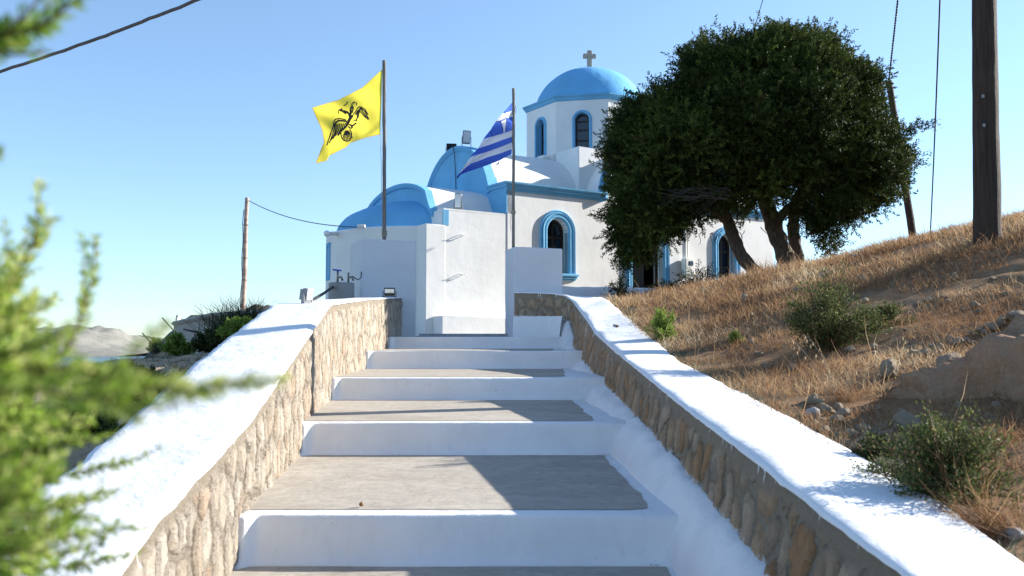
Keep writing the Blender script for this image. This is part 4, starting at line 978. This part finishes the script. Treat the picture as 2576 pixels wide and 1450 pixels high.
for pts_, rad_ in (([(1945, 570, 0), (1990, 520, -.2), (2060, 480, -.4), (2150, 450, -.5)], [.08, .07, .05, .02]), ([(1830, 560, -.1), (1780, 520, -.4), (1700, 510, -.7), (1620, 540, -.9)], [.07, .06, .04, .015]),
                   ([(1925, 500, 0), (1960, 400, .4), (2010, 300, .6), (2050, 200, .6)], [.08, .07, .05, .02]), ([(1890, 430, 0), (1830, 330, -.3), (1780, 230, -.4)], [.07, .05, .02]), ([(1785, 460, 0), (1690, 420, .1), (1610, 380, 0)], [.06, .04, .015])):
    limb(pts_, TY-.1, rad_).build('limb', M['bark'], tree, smooth=True)
q = MB()
for k in range(34):
    x, y = rr.uniform(1730, 1850), rr.uniform(470, 505); ang_ = rr.uniform(math.pi*.85, math.pi*1.25); ln = rr.uniform(40, 120); Yd = TY-1.75+rr.uniform(-.25, .15)
    pp = [at(x, y, Yd)-TL]
    for i in range(1, 5): x += math.cos(ang_)*ln/4; y -= math.sin(ang_)*ln/4*.7; ang_ += rr.uniform(-.35, .35); pp.append(at(x, y, Yd-.02*i)-TL)
    q.tube(pp, [.009, .007, .006, .004, .002], 4)
for k in range(26):
    x, y = pathpt([(1740, 600), (1830, 590), (1900, 590), (2150, 540)], rr.random()); y += rr.uniform(-20, 5); pp = [at(x, y, TY-.8)-TL]
    for i in range(4): x += rr.uniform(-9, 9); y += rr.uniform(3, 12); pp.append(at(x, y, TY-.8)-TL)
    q.tube(pp, [.008, .006, .005, .004, .002], 4)
q.build('dead_twigs', M['deadtwig'], tree)
# ------------------------------------------------------------------ slope vegetation
def blades(n, posfn, hmin, hmax, wd, name, mat, label=None, lean=(.35, 0), gfn=ground_right, curl=.5, tone=None, parent=None):
    XY = posfn(n); n = len(XY)
    z = np.array([gfn(x, y) for x, y in XY]); P0 = np.column_stack([XY, z-.01])
    h = RNG.uniform(hmin, hmax, n)*(1 if tone is None else 1); dist = np.maximum(XY[:, 1], 2.5)
    D = np.column_stack([RNG.normal(0, .55, n)+lean[0], RNG.normal(0, .55, n)+lean[1], np.abs(RNG.normal(.8, .3, n))]); D = unit(D)
    side = unit(np.cross(D, rndu(n))); w_ = (wd*np.maximum(1, dist/6))[:, None]
    mid = P0+D*h[:, None]*.6; tip = mid+unit(D+np.column_stack([RNG.normal(0, curl, n), RNG.normal(0, curl, n), RNG.normal(-.15, curl*.5, n)]))*h[:, None]*.45
    Q = blade_tris(P0, side*w_/2, mid, tip, .7)
    r_ = np.clip(RNG.random(n)*.6+.4*np.array([.5+1.3*noise.noise(Vector((x*1.1, y*1.1, 4))) for x, y in XY])-(.14 if name == 'dry_grass' else 0)*np.clip(1-XY[:, 1]/9, 0, 1), 0, 1)
    o = bigmesh(name, Q, 3, mat, parent, {'rnd': np.repeat(r_, 3)}); return o
def onslope(ymin, ymax, dens=None):
    def f(n):
        y = ymin+(ymax-ymin)*RNG.random(n)**.9; x = 1.22+RNG.random(n)*(.66*y+.6-1.22)
        keep = np.ones(n, bool)
        for i in range(n):
            xi, yi = x[i], y[i]
            v_ = noise.noise(Vector((xi*.9, yi*.9, 12)))+.5*noise.noise(Vector((xi*3, yi*3, 2)))
            if v_ < -.30: keep[i] = False
            if xi < 4.5 and yi > 12.5+.47*(xi-.65): keep[i] = False
            bx_, by_ = xi-2.75, yi-4.45
            if ((bx_*.939+by_*.343)/1.12)**2+((-bx_*.343+by_*.939)/.60)**2 < 1: keep[i] = False
            if yi < 3.9 and v_ < .18: keep[i] = False
            if yi < 5.2 and xi < 1.75 and v_ < .0: keep[i] = False
        return np.column_stack([x, y])[keep]
    return f
g1 = blades(52000, onslope(2.2, 8.5), .025, .12, .0030, 'dry_grass', M['straw'], lean=(-.25, -.1)); tag(g1, 'dense short dry straw grass covering the hillside', 'grass', kind='stuff')
g2 = blades(90000, onslope(8, 21), .05, .17, .0042, 'dry_grass', M['straw'], lean=(-.25, -.1)); tag(g2, 'golden dry grass on the upper part of the hillside', 'grass', kind='stuff')
g3 = blades(2300, onslope(3.6, 19), .16, .34, .0028, 'tall_grass_stalks', M['straw'], lean=(-.30, -.1), curl=.25); tag(g3, 'scattered tall pale grass stalks leaning left over the slope', 'grass', kind='stuff')
def wallfoot(n):
    y = RNG.uniform(2.0, 12, n); return np.column_stack([1.24+RNG.exponential(.07, n), y])
g6 = blades(9000, lambda n: np.column_stack([RNG.uniform(1.3, 2.9, n), RNG.uniform(3.0, 4.1, n)]), .02, .10, .0022, 'dry_weeds', M['straw'], lean=(-.25, -.1)); tag(g6, 'brown dry weeds between the rubble below the boulder', 'weeds', kind='stuff')
g4 = blades(7000, wallfoot, .02, .08, .003, 'wall_foot_weeds', M['shrub_grey'], lean=(-.2, 0)); tag(g4, 'grey green weeds growing along the edge of the white wall top', 'weeds', kind='stuff')
def leftpos(n):
    y = RNG.uniform(3, 22, n); x = -1.9-RNG.random(n)*(.42*y); return np.column_stack([x, y])
g5 = blades(7000, leftpos, .03, .12, .004, 'scrub_grass', M['shrub_grey'], lean=(-.1, 0), gfn=ground_left); tag(g5, 'patchy low scrub on the pale ground left of the stairs', 'scrub', kind='stuff')
def shrub(loc, rx, rz_, n, mat, label, L=(.012, .03), wd=.35, stems=26, cat='shrub', name='shrub', stemmat='twig', up=.6, ry=None, grp=None, nm2='foliage', strag=.0):
    e_ = empty(name, loc, 0, label, cat, grp); ry = ry or rx
    q = MB(); tips = []
    for k in range(stems):
        a_ = rr.uniform(0, 6.283); el = rr.uniform(.15, 1.45); R0 = rr.uniform(.75, 1.05)+(rr.uniform(.1, .4) if rr.random() < strag else 0)
        tip = Vector((math.cos(a_)*math.cos(el)*rx*R0, math.sin(a_)*math.cos(el)*ry*R0, math.sin(el)*rz_*R0)); p0 = Vector((rr.gauss(0, rx*.08), rr.gauss(0, ry*.08), -.02)); md_ = p0.lerp(tip, .5)+Vector((rr.gauss(0, rx*.1), rr.gauss(0, ry*.1), rz_*.15))
        q.tube([p0, md_, tip], [.0025*rx/.2+.001, .002*rx/.2, .0007*rx/.2+.0004], 4); tips.append((p0, md_, tip))
    q.build('stems', M[stemmat], e_)
    per = n//stems; Ps = []; Ds = []; Rn = []
    for p0, md_, tip in tips:
        s = (RNG.random(per)**.6)[:, None]; p0, md_, tip = map(np.array, (p0, md_, tip))
        c = (1-s)**2*p0+2*s*(1-s)*md_+s*s*tip+RNG.normal(size=(per, 3))*np.array([rx, ry, rz_])*.10*(1.2-s*.6); Ps.append(c)
        Ds.append(unit(tip-p0)*.7+np.array([0, 0, up*.5])+RNG.normal(size=(per, 3))*.7); Rn.append(np.clip(.15+.45*s[:, 0]+RNG.normal(0, .2, per), 0, 1))
    P = np.concatenate(Ps); P[:, 2] = np.maximum(P[:, 2], .0); Lx = RNG.uniform(L[0], L[1], len(P))
    bigmesh(nm2, leaves(P, np.concatenate(Ds), Lx, Lx*wd), 4, M[mat], e_, {'rnd': np.concatenate(Rn)}); return e_
def gr(px, py, Y): # position on the right slope along the viewing ray's x
    x = (px-1288)/F*Y; return (x, Y, ground_right(x, Y))
def hitR(px, py):
    y_ = 2.0
    while y_ < 30:
        p_ = at(px, py, y_)
        if p_.x > 1.15 and p_.z < ground_right(p_.x, p_.y): return Vector((p_.x, p_.y, ground_right(p_.x, p_.y)))
        y_ += .03
    return Vector(gr(px, py, 18))
def hitL(px, py):
    y_ = 3.0
    while y_ < 60:
        p_ = at(px, py, y_)
        if p_.x < -2.1 and p_.z < ground_left(p_.x, p_.y): return Vector((p_.x, p_.y, ground_left(p_.x, p_.y)))
        y_ += .05
    return at(px, py, 22)
shrub(hitR(1668, 858), .16, .27, 5200, 'shrub_fresh', 'bright green feathery shrub at the edge of the right wall top', (.012, .035), .25)
shrub(hitR(2085, 880), .42, .42, 13000, 'shrub', 'wide dark green bush in the middle of the dry slope', (.012, .03), .35, 60, strag=.2)
shrub(hitR(2385, 1272), .25, .25, 11000, 'shrub', 'olive green bush beside the white wall top near the boulder', (.008, .02), .4, 60, strag=.25)
shrub(hitR(2215, 1165), .11, .10, 2200, 'shrub_dark', 'small dark bush left of the olive green one at the wall edge', (.008, .018), .4, 24)
shrub(hitR(2230, 1225)+Vector((-.02, 0, 0)), .07, .09, 900, 'shrub_grey', 'pale grey-green sprig hanging over the white wall top', (.008, .018), .3, 16)
shrub(hitR(1850, 868), .08, .10, 700, 'shrub_fresh', 'small pale green thistle on the dry slope', (.015, .035), .25, 12)
shrub(hitR(2230, 820), .20, .16, 2500, 'shrub', 'low green bush high on the dry slope', (.012, .03), .35, 26)
shrub(hitR(1900, 690)+Vector((0, 0, 0)), .35, .14, 1600, 'shrub_dark', 'dark low bush by the foot of the juniper', (.02, .04), .35, 20) if False else None
for px, Y_, rx_, rz2, lab in ((1560, 12.55, .30, .26, 'dark twiggy shrub against the low grey wall near the stairs'), (1765, 13.3, .42, .30, 'dark spiky shrub in front of the church door'), (1690, 13.1, .35, .16, 'low dry shrub under the church door'), (1870, 14.2, .35, .2, 'low dark shrub below the right church window')):
    x = (px-1288)/F*Y_; shrub(Vector((x, Y_, ground_right(x, Y_))), rx_, rz2, 1500, 'shrub_dark', lab, (.02, .045), .35, 34, strag=.4, stemmat='deadtwig')
# dry tuft beside wall bottom right
def tuft(loc, n, ln, spread, label, mat='straw', up=.7, w_=.0022, lean=(0, 0), name='grass_tuft', rad=.04):
    e_ = empty(name, loc, 0, label, 'grass tuft'); a_ = RNG.uniform(0, 6.283, n); D = np.column_stack([np.cos(a_)*spread*RNG.random(n)+lean[0], np.sin(a_)*spread*RNG.random(n)+lean[1], np.full(n, up)]); D = unit(D)
    P0 = np.column_stack([RNG.normal(0, rad, n), RNG.normal(0, rad, n), np.zeros(n)]); L = RNG.uniform(ln*.5, ln, n)[:, None]; sd = unit(np.cross(D, rndu(n)))*w_/2
    mid = P0+D*L*.6; tip = mid+unit(D+np.column_stack([np.cos(a_)*.4, np.sin(a_)*.4, np.full(n, -.25)]))*L*.4
    bigmesh('blades', blade_tris(P0, sd, mid, tip, .7), 3, M[mat], e_, {'rnd': np.repeat(RNG.random(n)*.7, 3)}); return e_
tuft(hitR(2500, 1345), 420, .26, 1.0, 'big tuft of dry brown grass leaning over the wall in the lower right corner', up=.42, lean=(-.45, -.1), w_=.0018, rad=.05)
tuft(hitR(2130, 1010), 200, .16, 1.0, 'dry brown tussock beside the stones below the boulder', up=.5, lean=(-.2, 0))
tuft(hitR(1950, 700), 160, .3, .5, 'dry grass clump at the foot of the juniper trunks', up=1, w_=.006, rad=.2)
# wild oat stalks
for k, (px, py, tx, ty) in enumerate(((2090, 1020, 1985, 850), (2105, 1030, 2030, 845), (2300, 1000, 2270, 850))):
    b0 = hitR(px, py); t0 = at(tx, ty, b0.y-.15); e_ = empty('wild_oat', b0, 0, ['drooping wild oat stalk, the leftmost over the dark bush', 'wild oat stalk rising just right of the drooping one', 'upright wild oat stalk near the brown boulder'][k], 'oat stalk', 'wild oats on the slope')
    q = MB(); pts_ = [b0.lerp(t0, i/10)+Vector((.02*math.sin(i/10*3), 0, .03*math.sin(i/10*3.14)))-b0 for i in range(11)]; q.tube(pts_, .0014, 4); q.build('stalk', M['rope'], e_)
    P = []; D = []
    for i in range(7):
        c = np.array(pts_[10-i//2])+np.array([RNG.normal(0, .015), 0, RNG.normal(-.01, .01)])
        for s_ in (-.15, .15): P.append(c); D.append([s_-.1, 0, -.9])
    bigmesh('seed_heads', leaves(np.array(P), np.array(D), .022, .005), 4, M['straw'], e_, {'rnd': np.full(len(P), .8)})
# rocks
def rockmesh(seed, n=3, sq=(1, .8, .6), rough=.35):
    bm = bmesh.new(); bmesh.ops.create_icosphere(bm, subdivisions=n, radius=1)
    rs = random.Random(seed); pl = [(Vector((rs.gauss(0, 1), rs.gauss(0, 1), rs.gauss(0, .8))).normalized(), rs.uniform(.50, .80)) for _ in range(16)]
    for v in bm.verts:
        d = v.co.normalized(); r_ = 1.0
        for p_, k in pl:
            t_ = d.dot(p_)
            if t_ > .01: r_ = min(r_, k/t_)
        r_ *= 1+rough*.3*noise.noise(d*2.2+Vector((seed, 0, 0)))+.07*noise.noise(d*6)+.03*noise.noise(d*14)
        v.co = Vector((d.x*sq[0], d.y*sq[1], d.z*sq[2]))*r_
    V = [v.co[:] for v in bm.verts]; Fc = [[v.index for v in f.verts] for f in bm.faces]; bm.free(); return V, Fc
protos = []
for s_ in range(7):
    V, Fc = rockmesh(s_*13+1, 3, (1, rr.uniform(.65, .95), rr.uniform(.5, .75)))
    me = bpy.data.meshes.new('stone'); me.from_pydata(V, [], Fc); me.materials.append(M['stone']); me.update(); protos.append(me)
pw = protos[0].copy(); pw.materials.clear(); pw.materials.append(M['stone_white'])
def stone(px, py, wpx, label, grp=None, mesh=None, fn=hitR, fl=1.0):
    p_ = fn(px, py); r_ = wpx/2/F*p_.y; o = bpy.data.objects.new('stone', mesh or protos[rr.randrange(7)]); COL.objects.link(o)
    o.location = (p_.x, p_.y, p_.z+r_*.5); o.scale = (r_, r_, r_*fl); o.rotation_euler = (rr.uniform(-.3, .3), rr.uniform(-.3, .3), rr.uniform(0, 6.28)); tag(o, label, 'stone', grp); return o
special = [(2390, 950-12, 92, 'largest angular stone lying on top of the boulder edge', None), (2040, 1052, 44, 'whitewashed stone at the wall edge, left of the boulder', pw), (2480, 1432, 40, 'white painted stone in the lower right corner', pw), (2410, 1330, 75, 'rounded tan stone sitting at the edge of the wall top beneath the olive bush', None),
           (2560, 1360, 60, 'whitewashed stone right of the brown grass tuft', pw), (2235, 955, 84, 'tan stone resting just left of the brown boulder', None), (2290, 1085, 85, 'grey stone at the foot of the boulder', None), (2120, 1050, 52, 'pale block-like stone left of the boulder foot', None), (2450, 1240, 75, 'grey stone half hidden behind the olive bush', None), (2560, 815, 70, 'upright brown stone at the right end of the boulder ridge', None)]
for px, py, w_, lab, mm in special: stone(px, py, w_, lab, None, mm)
GL = ['pale tan stone in the loose row along the top of the boulder', 'small stone scattered among dry grass on the slope', 'stone in the rubble strip beside the right wall top', 'pale rubble stone on the ground left of the stairs']
GG = ['stones on the boulder top', 'stones scattered on the dry slope', 'rubble stones along the right wall', 'rubble left of the stairs']
for k in range(16): stone(2300+k*18+rr.uniform(-8, 8), 905-k*6.2+rr.uniform(-12, 12), rr.uniform(28, 58), GL[0], GG[0])
for k in range(60):
    stone(rr.uniform(1850, 2570), rr.uniform(700, 960), rr.uniform(10, 34), GL[1], GG[1])
for k in range(95):
    t_ = rr.random(); px = 2000+t_*520; stone(px+rr.uniform(0, 70), 1030+t_*330+rr.uniform(-25, 25)*(1), rr.uniform(16, 56), GL[2], GG[2])
for k in range(46): stone(2170+rr.uniform(0, 400), 1045+rr.uniform(-18, 75), rr.uniform(12, 44), GL[2], GG[2])
for k in range(46): stone(rr.uniform(300, 640), rr.uniform(900, 990), rr.uniform(7, 26), GL[3], GG[3], fn=hitL)
# boulder
bo = Vector((2.75, 4.42, -.45))
V, Fc = rockmesh(77, 6, (1.42, .95, .60), .6)
V = [tuple(Vector(v)*(1+.09*noise.fractal(Vector(v)*4, .7, 2.1, 6))) for v in V]
o = mk('boulder', V, Fc, M['rock'], smooth=True); o.location = bo; o.rotation_euler = (0, -.13, .35); tag(o, 'large smooth brown boulder embedded in the slope on the right', 'boulder')
# far right rock on skyline
o = stone(2150, 655, 46, 'pale flat rock on the skyline right of the juniper'); o.scale.z *= .5
# ------------------------------------------------------------------ left side shrubs
def gl(px, Y_): x = (px-1288)/F*Y_; return Vector((x, Y_, ground_left(x, Y_)))
def sh_l(px, py, Y_, rpx, hpx, mat, lab, n=5000, **k):
    p_ = at(px, py, Y_); shrub(p_, rpx/F*Y_, hpx/F*Y_, n, mat, lab, (.03, .07), .45, 46, **k)
sh_l(447, 893, 17, 42, 52, 'shrub_fresh', 'round bright green bush in front of the low grey building', 7000)
sh_l(392, 888, 18, 22, 34, 'shrub_grey', 'small grey-green bush left of the round green bush', 2000)
sh_l(525, 885, 16.5, 45, 50, 'shrub_dark', 'dark green bush between the round bush and the wall', 5000)
sh_l(600, 850, 15, 60, 48, 'shrub_fresh', 'leafy green bush next to the white wall top', 6000)
sh_l(570, 868, 15.5, 60, 45, 'shrub_dark', 'dark brown-green bush under the leafy one by the wall', 4000)
sh_l(605, 905, 12, 40, 30, 'shrub_grey', 'silvery low bush hugging the outer side of the left wall', 3000)
tuft(at(615, 830, 16), 420, .75, .9, 'tall dark reed-like grass tuft around the foot of the thin pole', 'shrub_dark', up=1.0, w_=.010, rad=.22)
tuft(at(570, 835, 17), 200, .75, 1.4, 'sparse tall grass leaning left of the thin pole', 'shrub_dark', up=.8, w_=.008, lean=(-.4, 0), rad=.2)
sh_l(470, 1010, 8, 90, 60, 'shrub_fresh', 'green bush low on the left beside the sloping wall top', 7000)
sh_l(330, 1000, 7, 120, 70, 'shrub_dark', 'broad dark bush behind the foreground juniper twigs', 6000)
sh_l(180, 1120, 5.5, 160, 90, 'shrub', 'olive scrub below the left wall behind the foreground twigs', 7000)
# ------------------------------------------------------------------ foreground juniper twigs
fj = empty('juniper_bush', (-.62, .62, -1.2), 0, 'out-of-focus bright green prickly juniper bush in the left foreground', 'bush'); FL = fj.location
q = MB(); q.tube([(0, 0, 0), (.01, .0, .5), (-.01, .02, 1.0), (0, 0, 1.6)], [.02, .017, .014, .006], 10, nz=.2); q.build('trunk', M['twig'], fj, smooth=True)
NP, ND, NR, NL = [], [], [], []
rj = random.Random(11)
def twig(pts, Y0, Y1, dens=1.0, nl=.012, r0=.0022, sub=0, mb=None, start=0.0, tone=0.0):
    K = [at(x, y, Y0+(Y1-Y0)*i/(len(pts)-1))-FL for i, (x, y) in enumerate(pts)]
    L = [0]
    for a, b2 in zip(K, K[1:]): L.append(L[-1]+(b2-a).length)
    n_ = max(6, int(L[-1]/.006)); path = [Vector([float(np.interp(L[-1]*i/n_, L, [p_[k] for p_ in K])) for k in range(3)]) for i in range(n_+1)]
    path = [p_+Vector((.0015*noise.noise(p_*60), .0015*noise.noise(p_*60+Vector((5, 0, 0))), .002*noise.noise(p_*60+Vector((9, 0, 0))))) for p_ in path]
    mb.tube(path, [r0*(1-.75*i/n_) for i in range(n_+1)], 6)
    m_ = int(L[-1]/.0008*dens)
    for k in range(m_):
        t_ = start+(1-start)*rj.random(); i = min(int(t_*n_), n_-1); c = path[i].lerp(path[i+1], rj.random()); d = (path[i+1]-path[i]).normalized()
        rv = Vector((rj.gauss(0, 1), rj.gauss(0, 1), rj.gauss(0, 1))); rv = (rv-d*rv.dot(d)).normalized()
        NP.append(c[:]); ND.append((d*rj.uniform(.5, 1.1)+rv)[:]); NL.append(nl*rj.uniform(.7, 1.15)*(1-.45*max(0, t_-.8)/.2)); NR.append(min(1, max(0, rj.gauss(.53+tone+.25*t_, .2))))
    for s_ in range(sub):
        i = rj.randrange(int(n_*.15), n_-1); d = (path[i+1]-path[i]).normalized(); rv = Vector((rj.gauss(0, 1), rj.gauss(0, .5), rj.gauss(.25, 1))).normalized(); e2 = (d*1.0+rv*.8).normalized(); ln = rj.uniform(.02, .05)
        pth = [path[i]+e2*ln*k/5+Vector((0, 0, .002*k*k/5)) for k in range(6)]; mb.tube(pth, [r0*.5*(1-k/7) for k in range(6)], 5)
        for k in range(int(ln/.0008*dens)):
            t_ = rj.random(); c = pth[0].lerp(pth[5], t_); rv2 = Vector((rj.gauss(0, 1), rj.gauss(0, 1), rj.gauss(0, 1))); rv2 = (rv2-e2*rv2.dot(e2)).normalized()
            NP.append(c[:]); ND.append((e2*rj.uniform(.6, 1.2)+rv2)[:]); NL.append(nl*rj.uniform(.65, 1.0)*(1-.4*t_)); NR.append(min(1, max(0, rj.gauss(.5+tone+.2*t_, .2))))
bq = MB()
twig([(-600, 1300), (-200, 900), (0, 770), (45, 680), (95, 600), (130, 545)], .62, .60, 1.3, .013, sub=4, mb=bq, start=.2, tone=.2)
twig([(-600, 1350), (-200, 960), (60, 930), (170, 880), (215, 780), (235, 680), (244, 598)], .66, .64, 1.2, .0105, sub=6, mb=bq, start=.2)
twig([(-600, 1200), (-250, 950), (0, 925), (200, 930), (380, 968), (500, 985), (610, 965), (715, 945)], .44, .42, 2.1, .0105, .0028, sub=0, mb=bq, start=.1, tone=.22)
twig([(-500, 1150), (-200, 960), (0, 900), (100, 860), (150, 850)], .42, .42, 1.0, .012, sub=5, mb=bq, start=.2, tone=.1)
twig([(-500, 1200), (-200, 1000), (50, 980), (250, 1000), (360, 1060)], .42, .40, 1.0, .011, sub=8, mb=bq, start=.2)
twig([(-500, 1400), (-100, 1240), (100, 1205), (230, 1185), (330, 1160), (403, 1126)], .80, .78, 1.0, .011, .0018, sub=3, mb=bq, start=.25)
twig([(-500, 1500), (-100, 1380), (100, 1350), (250, 1335), (370, 1330)], .76, .76, 1.0, .011, .0018, sub=3, mb=bq, start=.25)
twig([(-500, 1600), (-100, 1450), (60, 1430), (200, 1425), (360, 1385)], .74, .76, 1.0, .011, .0018, sub=4, mb=bq, start=.25)
twig([(-500, 1300), (-100, 1200), (60, 1150), (170, 1110), (240, 1100)], .70, .68, 1.0, .011, sub=5, mb=bq, start=.25)
twig([(-500, 1400), (-100, 1300), (60, 1270), (200, 1260), (300, 1235)], .72, .70, 1.0, .011, sub=5, mb=bq, start=.25)
twig([(-700, 600), (-300, 250), (-60, 110), (60, 80), (130, 50), (200, -10), (250, -60)], .50, .48, 1.1, .012, .003, sub=6, mb=bq, start=.3, tone=-.15)
twig([(-700, 700), (-300, 300), (-80, 130), (30, 110), (110, 60)], .52, .50, 1.0, .012, .003, sub=4, mb=bq, start=.3, tone=-.15)
twig([(-500, 600), (-200, 450), (-60, 400), (4, 385)], .5, .5, 1.0, .012, sub=1, mb=bq, start=.3)
for k in range(36):
    Yk = rj.uniform(.45, .95); y0 = rj.uniform(860, 1460); x1 = rj.uniform(60, 235)*(1.0 if y0 > 980 else .8)
    twig([(-450, y0+rj.uniform(0, 120)), (-150, y0+rj.uniform(-20, 60)), (x1*.5, y0+rj.uniform(-15, 15)), (x1, y0-rj.uniform(0, 70))], Yk, Yk, .75, .012, .0016, sub=3, mb=bq, start=.3, tone=rj.uniform(-.15, .15))
for k in range(14):
    Yk = rj.uniform(.55, .8); y0 = rj.uniform(640, 880); x1 = rj.uniform(20, 150)
    twig([(-450, y0+200), (-150, y0+80), (x1*.4, y0+20), (x1, y0-rj.uniform(20, 80))], Yk, Yk, .8, .012, .0016, sub=3, mb=bq, start=.3, tone=.12)
bq.build('branches', M['twig'], fj, smooth=True)
P = np.array(NP); Lx = np.array(NL)
bigmesh('needles', leaves(P, np.array(ND), Lx, Lx*.26), 4, M['needle'], fj, {'rnd': np.array(NR)})
# ------------------------------------------------------------------ camera, light, sky
cam = bpy.data.cameras.new('camera'); co_ = bpy.data.objects.new('camera', cam); COL.objects.link(co_)
cam.sensor_width = 36; cam.lens = 36*F/2576; co_.location = (0, 0, 0); co_.rotation_euler = (math.pi/2+TH, 0, 0); cam.clip_start = .05; cam.clip_end = 60000
cam.dof.use_dof = True; cam.dof.focus_distance = 9.0; cam.dof.aperture_fstop = cam.lens/1000/.0055
S.camera = co_
AZ_, EL = math.radians(20), math.radians(23)
sd = Vector((math.cos(AZ_)*math.cos(EL), math.sin(AZ_)*math.cos(EL), math.sin(EL)))
sun = bpy.data.lights.new('sun', 'SUN'); so = bpy.data.objects.new('sun', sun); COL.objects.link(so)
sun.energy = 5.0; sun.angle = math.radians(.53); sun.color = (1, .955, .87); so.rotation_euler = (-sd).to_track_quat('-Z', 'Y').to_euler(); so.location = (20, 10, 15)
w = bpy.data.worlds.new('World'); S.world = w; w.use_nodes = True; nt = w.node_tree; bg = nt.nodes['Background']
sk = nt.nodes.new('ShaderNodeTexSky'); sk.sky_type = 'NISHITA'; sk.sun_disc = False; sk.sun_elevation = EL; sk.sun_rotation = math.pi/2-AZ_
sk.air_density = 1.0; sk.dust_density = .1; sk.ozone_density = 2.0; sk.altitude = 0
hs = nt.nodes.new('ShaderNodeMix'); hs.data_type = 'RGBA'; hs.blend_type = 'MULTIPLY'; hs.inputs[0].default_value = 1; hs.inputs[7].default_value = (1, 1, 1, 1)
tcw = nt.nodes.new('ShaderNodeTexCoord'); sxw = nt.nodes.new('ShaderNodeSeparateXYZ'); nt.links.new(tcw.outputs['Generated'], sxw.inputs[0])
nt.links.new(ramp(nt, sxw.outputs[2], [(0.0, (.58, .71, .93)), (.12, (.75, .84, .96)), (.42, (.96, .98, 1.0))]), hs.inputs[7])
nt.links.new(sk.outputs[0], hs.inputs[6]); nt.links.new(hs.outputs[2], bg.inputs[0]); bg.inputs[1].default_value = .11
S.view_settings.view_transform = 'Standard'; S.view_settings.look = 'None'; S.view_settings.gamma = 1; S.view_settings.exposure = 1.22
S.render.engine = 'CYCLES'; S.cycles.diffuse_bounces = 8; S.cycles.max_bounces = 12
S.render.resolution_x = 1024; S.render.resolution_y = 576
